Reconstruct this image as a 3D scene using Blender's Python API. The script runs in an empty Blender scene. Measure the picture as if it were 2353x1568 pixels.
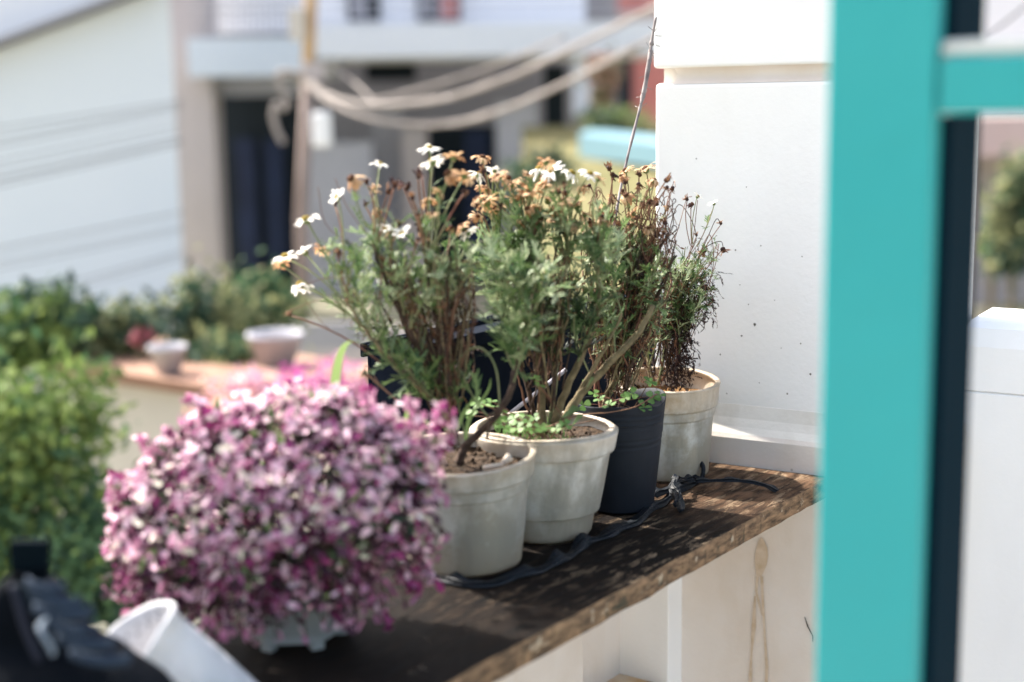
import bpy, math, random
from mathutils import Vector, Matrix, noise
random.seed(7)
rnd = random.random
def U(a, b): return a + (b - a) * random.random()
V = Vector
sc = bpy.context.scene
COL = sc.collection

# ------------------------------------------------------------------ camera frame
FPX, PITCH, ROLL, CAMH = 3268.0, math.radians(9.5), 0.015, 0.51
Fw = V((0, math.cos(PITCH), -math.sin(PITCH)))
Up0 = V((0, math.sin(PITCH), math.cos(PITCH)))
R0 = V((1, 0, 0))
Rx = R0 * math.cos(ROLL) - Up0 * math.sin(ROLL)
Uy = Up0 * math.cos(ROLL) + R0 * math.sin(ROLL)
CAM = V((0, 0, CAMH))
def ray(x, y): return Fw + Rx * ((x - 1176.5) / FPX) - Uy * ((y - 784) / FPX)
def at(x, y, Y):
    d = ray(x, y); return CAM + d * (Y / d.y)
def onz(x, y, z=0.0):
    d = ray(x, y); return CAM + d * ((z - CAMH) / d.z)
def onpl(x, y, P, N):
    d = ray(x, y); return CAM + d * ((P - CAM).dot(N) / d.dot(N))
def ppm(Y): return Y / FPX          # metres per picture unit at depth Y

# ------------------------------------------------------------------ mesh builder
class MB:
    def __init__(s): s.v = []; s.f = []; s.m = []; s.sm = []
    def add(s, vs, fs, m=0, smooth=False):
        o = len(s.v); s.v.extend([tuple(p) for p in vs])
        for f in fs:
            s.f.append(tuple(i + o for i in f)); s.m.append(m); s.sm.append(smooth)
    def box(s, c, X, Y, Z, m=0):
        c, X, Y, Z = V(c), V(X), V(Y), V(Z)
        vs = [c + X * a + Y * b + Z * d for d in (-1, 1) for b in (-1, 1) for a in (-1, 1)]
        s.add(vs, [(0, 2, 3, 1), (4, 5, 7, 6), (0, 1, 5, 4), (2, 6, 7, 3), (0, 4, 6, 2), (1, 3, 7, 5)], m)
    def tube(s, pts, rads, n=6, m=0, cap=True):
        pts = [V(p) for p in pts]
        if not hasattr(rads, '__len__'): rads = [rads] * len(pts)
        t0 = (pts[1] - pts[0]).normalized()
        a = t0.orthogonal().normalized(); rings = []
        for i, p in enumerate(pts):
            t = (pts[min(i + 1, len(pts) - 1)] - pts[max(i - 1, 0)])
            t = t.normalized() if t.length > 1e-9 else t0
            a = (a - t * a.dot(t)); a = a.normalized() if a.length > 1e-6 else t.orthogonal().normalized()
            b = t.cross(a)
            rings.append([p + (a * math.cos(2 * math.pi * k / n) + b * math.sin(2 * math.pi * k / n)) * rads[i] for k in range(n)])
        vs = [p for r in rings for p in r]; fs = []
        for i in range(len(pts) - 1):
            for k in range(n):
                fs.append((i * n + k, i * n + (k + 1) % n, (i + 1) * n + (k + 1) % n, (i + 1) * n + k))
        if cap:
            fs.append(tuple(range(n))[::-1]); fs.append(tuple((len(pts) - 1) * n + k for k in range(n)))
        s.add(vs, fs, m, True)
    def strip(s, pts, sides, ws, m=0, smooth=False):
        vs = []
        for p, sd, w in zip(pts, sides, ws): vs += [V(p) - sd * w, V(p) + sd * w]
        s.add(vs, [(2 * i, 2 * i + 1, 2 * i + 3, 2 * i + 2) for i in range(len(pts) - 1)], m, smooth)
    def lathe(s, prof, n=64, m=0, fn=None, closed=False):
        vs = []
        for j, (r, z) in enumerate(prof):
            for k in range(n):
                a = 2 * math.pi * k / n
                p = V((r * math.cos(a), r * math.sin(a), z))
                if fn: p = fn(p, a, r, z)
                vs.append(p)
        fs = []
        for j in range(len(prof) - 1):
            for k in range(n):
                fs.append((j * n + k, j * n + (k + 1) % n, (j + 1) * n + (k + 1) % n, (j + 1) * n + k))
        s.add(vs, fs, m, True)
    def blob(s, c, r, m=0, seg=8, rings=5, sq=1.0):
        c = V(c); vs = []; fs = []
        for i in range(rings + 1):
            th = math.pi * i / rings
            for k in range(seg):
                a = 2 * math.pi * k / seg
                vs.append(c + V((math.sin(th) * math.cos(a), math.sin(th) * math.sin(a), math.cos(th) * sq)) * r)
        for i in range(rings):
            for k in range(seg): fs.append((i * seg + k, (i + 1) * seg + k, (i + 1) * seg + (k + 1) % seg, i * seg + (k + 1) % seg))
        s.add(vs, fs, m, True)
    def build(s, name, mats, parent=None, origin=None, bevel=0, mw=None):
        me = bpy.data.meshes.new(name)
        vs = s.v
        if mw is not None:
            inv = mw.inverted(); vs = [tuple(inv @ V(p)) for p in vs]
        elif origin is not None:
            o3 = V(origin); vs = [tuple(V(p) - o3) for p in vs]
        me.from_pydata(vs, [], s.f)
        if not isinstance(mats, (list, tuple)): mats = [mats]
        for m in mats: me.materials.append(m)
        me.polygons.foreach_set('material_index', s.m)
        me.polygons.foreach_set('use_smooth', s.sm)
        me.update()
        ob = bpy.data.objects.new(name, me); COL.objects.link(ob)
        if mw is not None: ob.matrix_world = mw
        elif origin is not None: ob.location = origin
        if parent is not None:
            ob.parent = parent
            if mw is None and origin is None: ob.matrix_parent_inverse = Matrix.Translation(-parent.location) if parent.rotation_euler.x == 0 and parent.rotation_euler.z == 0 else parent.matrix_basis.inverted()
            else: ob.matrix_parent_inverse = parent.matrix_basis.inverted()
        if bevel:
            bv = ob.modifiers.new('bevel', 'BEVEL'); bv.width = bevel; bv.segments = 3; bv.limit_method = 'ANGLE'
        return ob

def thing(name, label, cat, loc=(0, 0, 0), group=None):
    o = bpy.data.objects.new(name, None); o.empty_display_size = .05; COL.objects.link(o); o.location = loc
    o['label'] = label; o['category'] = cat
    if group: o['group'] = group
    return o
def tag(o, label, cat, group=None):
    o['label'] = label; o['category'] = cat
    if group: o['group'] = group
    return o
def struct(o): o['kind'] = 'structure'; return o

# ------------------------------------------------------------------ materials
def mat(name, col, rough=.6, var=0, scale=20, col2=None, bump=0, bscale=60, island=0, trans=0, spec=.3, coat=0):
    m = bpy.data.materials.new(name); m.use_nodes = True
    nt = m.node_tree; N = nt.nodes; L = nt.links
    b = N['Principled BSDF']; out = N['Material Output']
    b.inputs['Roughness'].default_value = rough
    b.inputs['Specular IOR Level'].default_value = spec
    if coat: b.inputs['Coat Weight'].default_value = coat
    c = tuple(col) + (1,)
    b.inputs['Base Color'].default_value = c
    src = None
    if col2 is not None:
        mx = N.new('ShaderNodeMix'); mx.data_type = 'RGBA'
        mx.inputs[6].default_value = c; mx.inputs[7].default_value = tuple(col2) + (1,)
        if island:
            g = N.new('ShaderNodeNewGeometry'); L.new(g.outputs['Random Per Island'], mx.inputs[0])
        else:
            tc = N.new('ShaderNodeTexCoord'); nz = N.new('ShaderNodeTexNoise')
            nz.inputs['Scale'].default_value = scale; nz.inputs['Detail'].default_value = 6
            L.new(tc.outputs['Object'], nz.inputs['Vector'])
            rp = N.new('ShaderNodeValToRGB'); rp.color_ramp.elements[0].position = .5 - .25 * (1 - var * .5); rp.color_ramp.elements[1].position = .5 + .2
            L.new(nz.outputs['Fac'], rp.inputs[0]); L.new(rp.outputs[0], mx.inputs[0])
        L.new(mx.outputs[2], b.inputs['Base Color']); src = mx.outputs[2]
    if bump:
        tc = N.new('ShaderNodeTexCoord'); nz = N.new('ShaderNodeTexNoise'); nz.inputs['Scale'].default_value = bscale
        nz.inputs['Detail'].default_value = 5; L.new(tc.outputs['Object'], nz.inputs['Vector'])
        bp = N.new('ShaderNodeBump'); bp.inputs['Strength'].default_value = bump; bp.inputs['Distance'].default_value = .01
        L.new(nz.outputs['Fac'], bp.inputs['Height']); L.new(bp.outputs[0], b.inputs['Normal'])
    if trans:
        t = N.new('ShaderNodeBsdfTranslucent'); t.inputs[0].default_value = c
        if src: L.new(src, t.inputs[0])
        ms = N.new('ShaderNodeMixShader'); ms.inputs[0].default_value = trans
        L.new(b.outputs[0], ms.inputs[1]); L.new(t.outputs[0], ms.inputs[2]); L.new(ms.outputs[0], out.inputs[0])
    return m

class NT:
    """tiny helper for longer procedural colours"""
    def __init__(s, m): s.m = m; s.N = m.node_tree.nodes; s.L = m.node_tree.links; s.b = s.N['Principled BSDF']; s.tc = s.N.new('ShaderNodeTexCoord')
    def noise(s, scale, detail=5, vec=None, rough=.6, map=None):
        n = s.N.new('ShaderNodeTexNoise'); n.inputs['Scale'].default_value = scale; n.inputs['Detail'].default_value = detail; n.inputs['Roughness'].default_value = rough
        v = s.tc.outputs['Object']
        if map:
            mp = s.N.new('ShaderNodeMapping'); mp.inputs['Scale'].default_value = map; s.L.new(v, mp.inputs[0]); v = mp.outputs[0]
        s.L.new(v, n.inputs['Vector']); return n.outputs['Fac']
    def ramp(s, fac, stops):
        r = s.N.new('ShaderNodeValToRGB'); e = r.color_ramp.elements
        while len(e) < len(stops): e.new(.5)
        for el, (p, c) in zip(e, stops):
            el.position = p; el.color = (c, c, c, 1) if not hasattr(c, '__len__') else tuple(c) + (1,)
        s.L.new(fac, r.inputs[0]); return r.outputs[0]
    def mix(s, fac, a, b, mode='MIX'):
        m = s.N.new('ShaderNodeMix'); m.data_type = 'RGBA'; m.blend_type = mode
        for inp, v in ((0, fac), (6, a), (7, b)):
            if isinstance(v, (int, float)): m.inputs[inp].default_value = v
            elif isinstance(v, tuple): m.inputs[inp].default_value = v + (1,)
            else: s.L.new(v, m.inputs[inp])
        return m.outputs[2]
    def math(s, op, a, b=0.0, clamp=False):
        m = s.N.new('ShaderNodeMath'); m.operation = op; m.use_clamp = clamp
        for i, v in ((0, a), (1, b)):
            if isinstance(v, (int, float)): m.inputs[i].default_value = v
            else: s.L.new(v, m.inputs[i])
        return m.outputs[0]
    def xyz(s):
        x = s.N.new('ShaderNodeSeparateXYZ'); s.L.new(s.tc.outputs['Object'], x.inputs[0]); return x.outputs
    def color(s, c): s.L.new(c, s.b.inputs['Base Color'])
    def rough(s, c): s.L.new(c, s.b.inputs['Roughness'])
    def bump(s, h, st=.3, d=.005):
        bp = s.N.new('ShaderNodeBump'); bp.inputs['Strength'].default_value = st; bp.inputs['Distance'].default_value = d
        s.L.new(h, bp.inputs['Height']); s.L.new(bp.outputs[0], s.b.inputs['Normal'])

# white plastered paint with specks and faint dirt
def plaster(name, base=(.78, .78, .78), dirt=(.5, .42, .33), amount=.25, seed=0):
    m = mat(name, base, rough=.65); n = NT(m)
    a = n.ramp(n.noise(3.1 + seed, 7), [(.45, 0), (.75, amount)])
    c = n.mix(a, base, dirt)
    vo = n.N.new('ShaderNodeTexVoronoi'); vo.inputs['Scale'].default_value = 26; n.L.new(n.tc.outputs['Object'], vo.inputs['Vector'])
    vo.inputs['Randomness'].default_value = 1
    sp = n.ramp(vo.outputs['Distance'], [(.035, 1), (.075, 0)])
    rare = n.ramp(n.noise(9, 2), [(.6, 0), (.66, .75)])
    c = n.mix(n.math('MULTIPLY', sp, rare), c, (.12, .11, .1))
    c = n.mix(n.ramp(n.noise(14, 6, map=(1, 1, .25)), [(.5, 0), (.75, amount * .6)]), c, dirt)
    n.color(c); n.bump(n.math('ADD', n.noise(140, 4), n.math('MULTIPLY', n.noise(18, 4), 1.5)), .22, .002)
    return m
M = {}
M['pillar'] = plaster('white_wall_paint', (.84, .835, .83), (.55, .49, .42), .12)
M['pillar_dirty_shade'] = plaster('stained_shaded_wall_paint', (.73, .67, .62), (.52, .39, .25), .4, 1)  # stains, plus a beige base holding some of the plank's shade
M['coved'] = plaster('grimy_ledge_paint', (.7, .68, .64), (.36, .31, .24), .7, 2)
M['stain'] = mat('brown_drip_stain', (.50, .38, .26), .5, col2=(.64, .53, .42), scale=80, var=.6)
M['speck'] = mat('dark_dirt_speck', (.1, .09, .08), .8)

# wet dark weathered plank; shade painted in as near-black, browner towards the wall end
m = mat('weathered_shaded_wood', (.1, .07, .05), rough=.7, spec=.07); n = NT(m)
g = n.noise(9, 8, map=(2.2, 16, 16)); g2 = n.noise(30, 6, map=(1.5, 22, 22))
c = n.mix(n.ramp(g, [(.35, 0), (.7, 1)]), (.004, .0038, .004), (.018, .012, .009))
c = n.mix(n.ramp(g2, [(.5, 0), (.7, .75)]), c, (.004, .004, .004))
X = n.xyz()
far = n.ramp(n.math('ADD', X[0], n.math('MULTIPLY', n.noise(5, 4), .25)), [(.62, 0), (.86, 1)])
c = n.mix(n.math('MULTIPLY', far, n.ramp(n.noise(14, 6, map=(1.5, 6, 6)), [(.4, .2), (.6, .9)])), c, (.17, .10, .06))
patch = n.ramp(n.noise(26, 7, rough=.75, map=(.7, 3.2, 3.2)), [(.53, 0), (.58, .8)])
reg = n.math('MULTIPLY', n.ramp(n.noise(4.2, 3, map=(1, 2, 1)), [(.40, 0), (.55, 1)]), n.ramp(X[0], [(.05, .06), (.5, 1)]))
near = n.ramp(X[1], [(-.0, 1), (.18, .2)])
c = n.mix(n.math('MULTIPLY', n.math('MULTIPLY', patch, reg), near), c, (.36, .26, .17))
fl = n.ramp(n.noise(60, 4), [(.68, 0), (.72, .7)])
c = n.mix(n.math('MULTIPLY', fl, reg), c, (.5, .4, .3))
n.color(c); n.rough(n.ramp(g, [(.3, .6), (.8, .9)])); n.bump(n.math('ADD', g2, n.noise(40, 6, map=(3, 14, 14))), .55, .004)
M['wood'] = m
m = mat('plank_edge_wood', (.2, .13, .08), rough=.75); n = NT(m)
g = n.noise(14, 8, map=(2.5, 2.5, 9)); c = n.mix(n.ramp(g, [(.35, 0), (.68, 1)]), (.045, .028, .016), (.36, .215, .115))
vert = n.ramp(n.noise(30, 4, map=(7, 7, .6)), [(.55, 0), (.7, .7)])
c = n.mix(vert, c, (.04, .035, .02))
c = n.mix(n.ramp(n.noise(45, 5), [(.62, 0), (.67, .8)]), c, (.5, .4, .28))
c = n.mix(n.ramp(n.noise(20, 4), [(.62, 0), (.7, .7)]), c, (.02, .03, .02))
n.color(c); n.bump(g, .6, .004); M['wood_edge'] = m

def plastic(name, base, dirt, seed, stain_hi=.13):
    m = mat(name, base, rough=.42, spec=.4); n = NT(m); X = n.xyz()
    c = n.mix(n.ramp(n.noise(9 + seed, 7, rough=.7), [(.42, 0), (.56, .95)]), base, dirt)
    c = n.mix(n.ramp(n.noise(26, 6, map=(1, 1, .25)), [(.46, 0), (.62, .6)]), c, (.27, .26, .23))
    zz = n.math('ADD', X[2], n.math('MULTIPLY', n.noise(14, 5), .05))
    c = n.mix(n.ramp(zz, [(stain_hi - .004, 0), (stain_hi + .03, .38)]), c, (.62, .42, .22))
    c = n.mix(n.ramp(zz, [(.02, .8), (.07, 0)]), c, (.40, .31, .2))
    vo = n.N.new('ShaderNodeTexVoronoi'); vo.inputs['Scale'].default_value = 34; n.L.new(n.tc.outputs['Object'], vo.inputs['Vector'])
    c = n.mix(n.math('MULTIPLY', n.ramp(vo.outputs['Distance'], [(.05, 1), (.09, 0)]), n.ramp(n.noise(11, 1), [(.57, 0), (.6, .8)])), c, (.12, .07, .05))
    n.color(c); n.bump(n.noise(50, 3), .06, .002)
    t = n.N.new('ShaderNodeBsdfTranslucent'); n.L.new(c, t.inputs[0])
    ms = n.N.new('ShaderNodeMixShader'); ms.inputs[0].default_value = .2
    out = n.N['Material Output']; n.L.new(n.b.outputs[0], ms.inputs[1]); n.L.new(t.outputs[0], ms.inputs[2]); n.L.new(ms.outputs[0], out.inputs[0])
    return m
M['pot1'] = plastic('grey_white_plastic', (.60, .585, .55), (.36, .33, .27), 0)
M['pot2'] = plastic('white_plastic', (.72, .70, .66), (.50, .46, .39), 3)
M['pot4'] = plastic('yellowed_plastic', (.76, .74, .69), (.50, .44, .34), 5, .11)
M['black'] = mat('black_nursery_plastic', (.018, .022, .032), .6, col2=(.009, .012, .018), scale=18, spec=.18, bump=.05)
M['soil'] = mat('soil', (.022, .015, .010), .95, col2=(.075, .045, .025), scale=70, bump=1.0, bscale=120)
M['soil_o'] = mat('dry_soil', (.09, .05, .025), .95, col2=(.32, .17, .06), scale=60, bump=1.0, bscale=120)
M['strap'] = mat('black_strap', (.006, .009, .014), .5, spec=.25, bump=.3, bscale=300)
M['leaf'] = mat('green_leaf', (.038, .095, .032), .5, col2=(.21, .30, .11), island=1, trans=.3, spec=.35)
M['leaf_pale'] = mat('grey_green_leaf', (.22, .30, .15), .5, col2=(.44, .49, .30), island=1, trans=.3, spec=.35)  # pale tone also paints sunlit highlights into the crowns
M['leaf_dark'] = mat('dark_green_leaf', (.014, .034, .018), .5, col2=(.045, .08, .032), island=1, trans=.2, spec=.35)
M['dry'] = mat('dried_brown_leaf', (.06, .026, .016), .8, col2=(.24, .11, .055), island=1, trans=.2)
M['dry_black'] = mat('withered_black_leaf', (.012, .009, .008), .7, col2=(.05, .02, .017), island=1)
M['stem_green'] = mat('green_stem', (.13, .18, .08), .6, col2=(.24, .24, .12), scale=40)
M['stem_red'] = mat('reddish_stem', (.15, .05, .045), .6, col2=(.22, .13, .07), scale=30)
M['bark'] = mat('woody_stem', (.10, .075, .04), .85, col2=(.25, .2, .11), scale=90, bump=.6, bscale=150)
M['bark_dark'] = mat('dark_woody_stem', (.022, .016, .013), .85, col2=(.09, .055, .038), scale=90, bump=.6, bscale=150)
M['petal_w'] = mat('white_petal', (.82, .80, .74), .6, col2=(.86, .84, .8), island=1, trans=.35)
M['petal_t'] = mat('tan_petal', (.40, .20, .09), .7, col2=(.70, .50, .31), island=1, trans=.35)
M['petal_b'] = mat('dried_petal', (.12, .055, .035), .8, col2=(.36, .20, .11), island=1, trans=.2)
M['petal_k'] = mat('blackened_petal', (.02, .008, .01), .8, col2=(.09, .035, .03), island=1)
M['eye_y'] = mat('yellow_flower_centre', (.42, .30, .04), .8, bump=1, bscale=900)
M['eye_b'] = mat('brown_flower_centre', (.13, .05, .02), .9, bump=1, bscale=900)
M['calyx'] = mat('green_calyx', (.13, .17, .06), .7)
M['clover'] = mat('clover_leaf', (.10, .22, .05), .5, col2=(.22, .36, .12), island=1, trans=.35)
M['pink1'] = mat('pale_pink_petal', (.80, .62, .68), .6, col2=(.66, .38, .51), island=1, trans=.3)
M['pink2'] = mat('pink_petal', (.40, .13, .26), .6, col2=(.58, .28, .42), island=1, trans=.3)
M['pink3'] = mat('magenta_petal', (.16, .018, .09), .6, col2=(.34, .05, .19), island=1, trans=.25)
M['plum'] = mat('plum_leaf', (.025, .010, .018), .6, col2=(.09, .03, .06), island=1, trans=.15)
M['cream'] = mat('cream_petal', (.72, .68, .52), .6, col2=(.85, .78, .70), island=1, trans=.3)
M['hex'] = mat('slate_grey_plastic', (.22, .245, .245), .45, col2=(.32, .34, .33), scale=14, spec=.4)
M['cup'] = mat('white_thin_plastic', (.78, .78, .80), .8, col2=(.68, .68, .71), scale=30, trans=.2, bump=.5, bscale=60)
M['bag'] = mat('black_crumpled_plastic', (.001, .0025, .005), .6, spec=.06, bump=.6, bscale=14)
M['bag_blue'] = mat('navy_cloth', (.006, .010, .022), .8, col2=(.014, .017, .032), scale=10, bump=.3, bscale=12)
M['trough'] = mat('navy_plastic', (.0010, .0035, .010), .85, col2=(.0015, .005, .013), scale=6, spec=.08)
M['teal'] = mat('teal_paint', (.014, .29, .305), .42, col2=(.026, .325, .335), scale=4, spec=.35, bump=.12, bscale=40)
M['stop'] = mat('reveal_shade_navy', (.0003, .012, .022), .9, spec=.05)  # near-black navy puts the reveal's deep shade into the colour
M['wire'] = mat('grey_cable', (.30, .265, .25), .7)
M['wire_dark'] = mat('dark_cable', (.06, .06, .07), .6)
M['cord'] = mat('frayed_dark_cord', (.10, .08, .085), .8, col2=(.34, .30, .29), scale=60)

# ------------------------------------------------------------------ balcony geometry
D = V((math.sin(math.radians(36.0)), math.cos(math.radians(36.0)), 0))      # along the plank
NL = V((-D.y, D.x, 0))                                                       # across it, away from the room
E0 = onz(1055, 1554)                                                         # a point of the front edge
Z = V((0, 0, 1))
def pl(t, s, z=0): return E0 + D * t + NL * s + Z * z
WU = V((math.cos(math.radians(-31)), math.sin(math.radians(-31)), 0))        # along the wall, towards the right
WN = V((WU.y, -WU.x, 0)); WN = -WN if WN.dot(V((0, -1, 0))) < 0 else WN       # towards the camera
W0 = onz(1618, 1060)
def onwall(x, y, off=0): return onpl(x, y, W0 + WN * off, WN)
def wallbox(name, p0, p1, z0, z1, off0, off1, material, parent=None, bevel=0):
    """box on the wall plane between two points along it; off0..off1 towards the camera"""
    a = (p0 - W0).dot(WU); b = (p1 - W0).dot(WU)
    c = W0 + WU * ((a + b) / 2) + WN * ((off0 + off1) / 2); c.z = (z0 + z1) / 2
    mb = MB(); mb.box(c, WU * (abs(b - a) / 2), WN * ((off1 - off0) / 2), Z * ((z1 - z0) / 2))
    return mb.build(name, material, parent, bevel=bevel)

tEnd = (W0 + WU * .1 - E0).dot(D)
# plank -------------------------------------------------------------
L0, L1, WID, TH = -.95, 0, .30, .024
pk = thing('shelf_plank', 'long weathered dark wooden plank carrying the row of potted plants', 'plank', E0)
Mpk = Matrix.Translation(E0) @ Matrix(((D.x, NL.x, 0, 0), (D.y, NL.y, 0, 0), (0, 0, 1, 0), (0, 0, 0, 1)))
def plank_end(s):
    # distance along the plank at which it meets the wall, for offset s
    p = E0 + NL * s
    return (W0 + WN * .002 - p).dot(WN) / D.dot(WN)
ns, nt_ = 8, 90
mt = MB(); me_ = MB()
top = [[None] * (ns + 1) for _ in range(nt_ + 1)]
for i in range(nt_ + 1):
    for j in range(ns + 1):
        s_ = WID * j / ns; e = plank_end(s_); t_ = L0 + (e - L0) * i / nt_
        w = 0
        if j == 0: w = .0035 * noise.noise(V((t_ * 14, 0, 3))) + .0015 * noise.noise(V((t_ * 60, 0, 3)))
        top[i][j] = V((t_, s_ + w, .0012 * noise.noise(V((t_ * 6, s_ * 25, 0)))))
vs = [p for r in top for p in r]
mt.add(vs, [(i * (ns + 1) + j, (i + 1) * (ns + 1) + j, (i + 1) * (ns + 1) + j + 1, i * (ns + 1) + j + 1) for i in range(nt_) for j in range(ns)], 0, True)
for j, sgn in ((0, 1), (ns, -1)):
    vs = []
    for i in range(nt_ + 1):
        p = top[i][j]; q = V((p.x, p.y - sgn * .002, p.z - .003)); lo = V((p.x, p.y - sgn * (.002 + .002 * noise.noise(V((p.x * 20, 5, 1)))), -TH + .0015 * noise.noise(V((p.x * 18, 0, 9)))))
        vs += [p, q, lo]
    me_.add(vs, [(3 * i + a, 3 * i + a + 1, 3 * i + a + 4, 3 * i + a + 3) for i in range(nt_) for a in (0, 1)], 0, True)
a, b = top[0][0], top[0][ns]; me_.add([a, b, V((b.x, b.y, -TH)), V((a.x, a.y, -TH))], [(0, 1, 2, 3)])
a, b = top[0][0], top[nt_][0]; c2, d2 = top[nt_][ns], top[0][ns]
me_.add([V((p.x, p.y, -TH)) for p in (a, b, c2, d2)], [(0, 1, 2, 3)])
o = mt.build('top_face', M['wood']); o.matrix_world = Mpk; o.parent = pk; o.matrix_parent_inverse = pk.matrix_basis.inverted()
o = me_.build('edge', M['wood_edge']); o.matrix_world = Mpk; o.parent = pk; o.matrix_parent_inverse = pk.matrix_basis.inverted()

# pillar ------------------------------------------------------------
pil = thing('pillar', 'white plastered pillar the plank runs into, with a groove near the top', 'pillar', (W0.x, W0.y, -1.2))
UPO = -.022                                    # shaft set back behind plinth
zl = onwall(1750, 1008).z                      # ledge front edge
gz_hi = onwall(1700, 152, UPO).z; gz_lo = onwall(1700, 188, UPO).z
pL = onwall(1504, 600, UPO); pR = onwall(2196, 600, UPO)
pLB = onwall(1545, 170, UPO)
wallbox('shaft', pL, pR, zl + .018, gz_lo, UPO - .105, UPO, M['pillar'], pil, .006)
wallbox('capital', onwall(1502, 80, UPO), pR, gz_hi, gz_hi + .9, UPO - .105, UPO + .001, M['pillar'], pil, .004)
# coved groove between them
mb = MB(); a0 = (pLB - W0).dot(WU); b0 = (pR - W0).dot(WU) - .004; K = 8
vs = []
for k in range(K + 1):
    f = k / K; z = gz_lo - .001 + (gz_hi - gz_lo + .002) * f; dep = UPO - .016 * math.sin(math.pi * f) ** .6 if 0 < k < K else UPO - .001
    vs += [W0 + WU * a0 + WN * dep + Z * z, W0 + WU * b0 + WN * dep + Z * z]
mb.add(vs, [(2 * k, 2 * k + 1, 2 * k + 3, 2 * k + 2) for k in range(K)], 0, True)
c = W0 + WU * ((a0 + b0) / 2 - .01) + WN * (UPO - .062) + Z * ((gz_hi + gz_lo) / 2)
mb.box(c, WU * ((b0 - a0) / 2 + .012), WN * .042, Z * ((gz_hi - gz_lo) / 2 - .0005))
mb.build('groove', M['pillar_dirty_shade'], pil)
# plinth with sloping ledge
pa = (onwall(1440, 1040) - W0).dot(WU); pb = (onwall(2196, 1040) - W0).dot(WU)
prof = [(UPO + .0005, zl + .040), (UPO + .006, zl + .022), (-.010, zl + .011), (-.003, zl + .002), (0, zl - .004), (0, -1.2), (-.12, -1.2), (-.12, zl + .040)]
mb = MB(); vs = []
for (o_, z_) in prof: vs += [W0 + WU * pa + WN * o_ + Z * z_, W0 + WU * pb + WN * o_ + Z * z_]
k = len(prof)
mats_i = [1, 1, 1, 0, 0, 0, 0, 0]
for i in range(k):
    j = (i + 1) % k
    mb.add([vs[2 * i], vs[2 * i + 1], vs[2 * j + 1], vs[2 * j]], [(0, 1, 2, 3)], mats_i[i])
mb.add([vs[2 * i] for i in range(k)], [tuple(range(k))]); mb.add([vs[2 * i + 1] for i in range(k)], [tuple(range(k))[::-1]])
mb.build('plinth', [M['pillar_dirty_shade'], M['coved']], pil)
# drip stains and scratches lie 1.5 mm proud of the plinth
def decal(px, name, material, off=.0015, hw=None):
    mb = MB(); pts = [onwall(x, y, off) for x, y in px]
    mb.strip(pts, [WU] * len(pts), [h * ppm(1.85) for h in hw]); return mb.build(name, material, pil)
decal([(1750, 1236), (1750, 1246), (1751, 1258), (1750, 1275), (1748, 1295), (1746, 1312), (1744, 1325)], 'drip_stain', M['stain'], .0015, [2, 9, 14, 17, 16, 11, 6])
decal([(1740, 1325), (1738, 1360), (1745, 1390), (1752, 1415)], 'drip_stain', M['stain'], .0017, [4, 3, 3, 2])
decal([(1750, 1325), (1754, 1400), (1758, 1470), (1762, 1530), (1760, 1640)], 'drip_stain', M['stain'], .0019, [4, 3, 3, 4, 4])
decal([(1735, 1370), (1732, 1440), (1727, 1500), (1724, 1560), (1722, 1640)], 'drip_stain', M['stain'], .0021, [2, 6, 2, 5, 4])
decal([(1849, 1418), (1856, 1440), (1868, 1462), (1868, 1475)], 'scratch', M['speck'], .0023, [1, 2, 1.2, .8])
mb = MB()
for x, y, r in [(1734, 746, 4), (1704, 772, 2.5), (1690, 575, 2), (1748, 565, 1.6), (1843, 590, 1.4), (1650, 690, 1.5), (1862, 860, 2.6), (1720, 700, 1.6), (1780, 690, 1.3), (1700, 655, 1.5), (1809, 905, 2), (1795, 800, 1.2), (1840, 790, 1.8), (1655, 815, 1.8), (1745, 880, 1.3), (1780, 1010, 1.3), (1670, 905, 1.6), (1600, 365, 1.5), (1715, 430, 1.3)]:
    p = onwall(x, y, UPO + .0015); r *= ppm(1.9)
    mb.add([p + WU * (r * math.cos(a) * U(.7, 1.3)) + Z * (r * math.sin(a) * U(.7, 1.3)) for a in [k * math.pi / 4 for k in range(8)]], [tuple(range(8))])
mb.build('dirt_speck', M['speck'], pil)

# wall of the balcony under the plank (opening shows a sunlit reveal)
par = thing('balcony_wall', 'low white balcony wall under the plank with an opening', 'balcony wall', pl(-.4, .2, -1.2))
S0 = (onwall(1568, 1400) - E0).dot(NL)                        # plane of its inner face
tA = None
def wbox(name, t0, t1, s0, s1, z0, z1, material, bevel=0, th=par):
    mb = MB(); mb.box(pl((t0 + t1) / 2, (s0 + s1) / 2, (z0 + z1) / 2), D * ((t1 - t0) / 2), NL * ((s1 - s0) / 2), Z * ((z1 - z0) / 2))
    return mb.build(name, material, th, bevel=bevel)
q = onpl(1341, 1500, pl(0, S0), NL); tG0 = (q - E0).dot(D)
q = onpl(1538, 1450, pl(0, S0), NL); tG1 = (q - E0).dot(D)
zs = onpl(1536, 1548, pl(0, S0), NL).z
tW = (onwall(1568, 1400) - E0).dot(D)
print('S0', S0, 'gap', tG0, tG1, 'zs', zs, 'tW', tW, 'zl', zl, 'g', gz_lo, gz_hi)
wbox('wall_block', -1.0, tG0, S0, .235, -1.2, -.0255, M['pillar_dirty_shade'], .003)
wbox('wall_block', tG1, tW + .1, S0 + .001, S0 + .24, -1.2, -.0265, M['pillar'], .003)
wbox('sill', tG0 + .001, tG1 - .001, S0 + .002, S0 + .25, -1.2, zs - .02, mat('rusty_sill', (.7, .66, .58), .7, col2=(.62, .40, .18), scale=16, var=.8))
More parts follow.
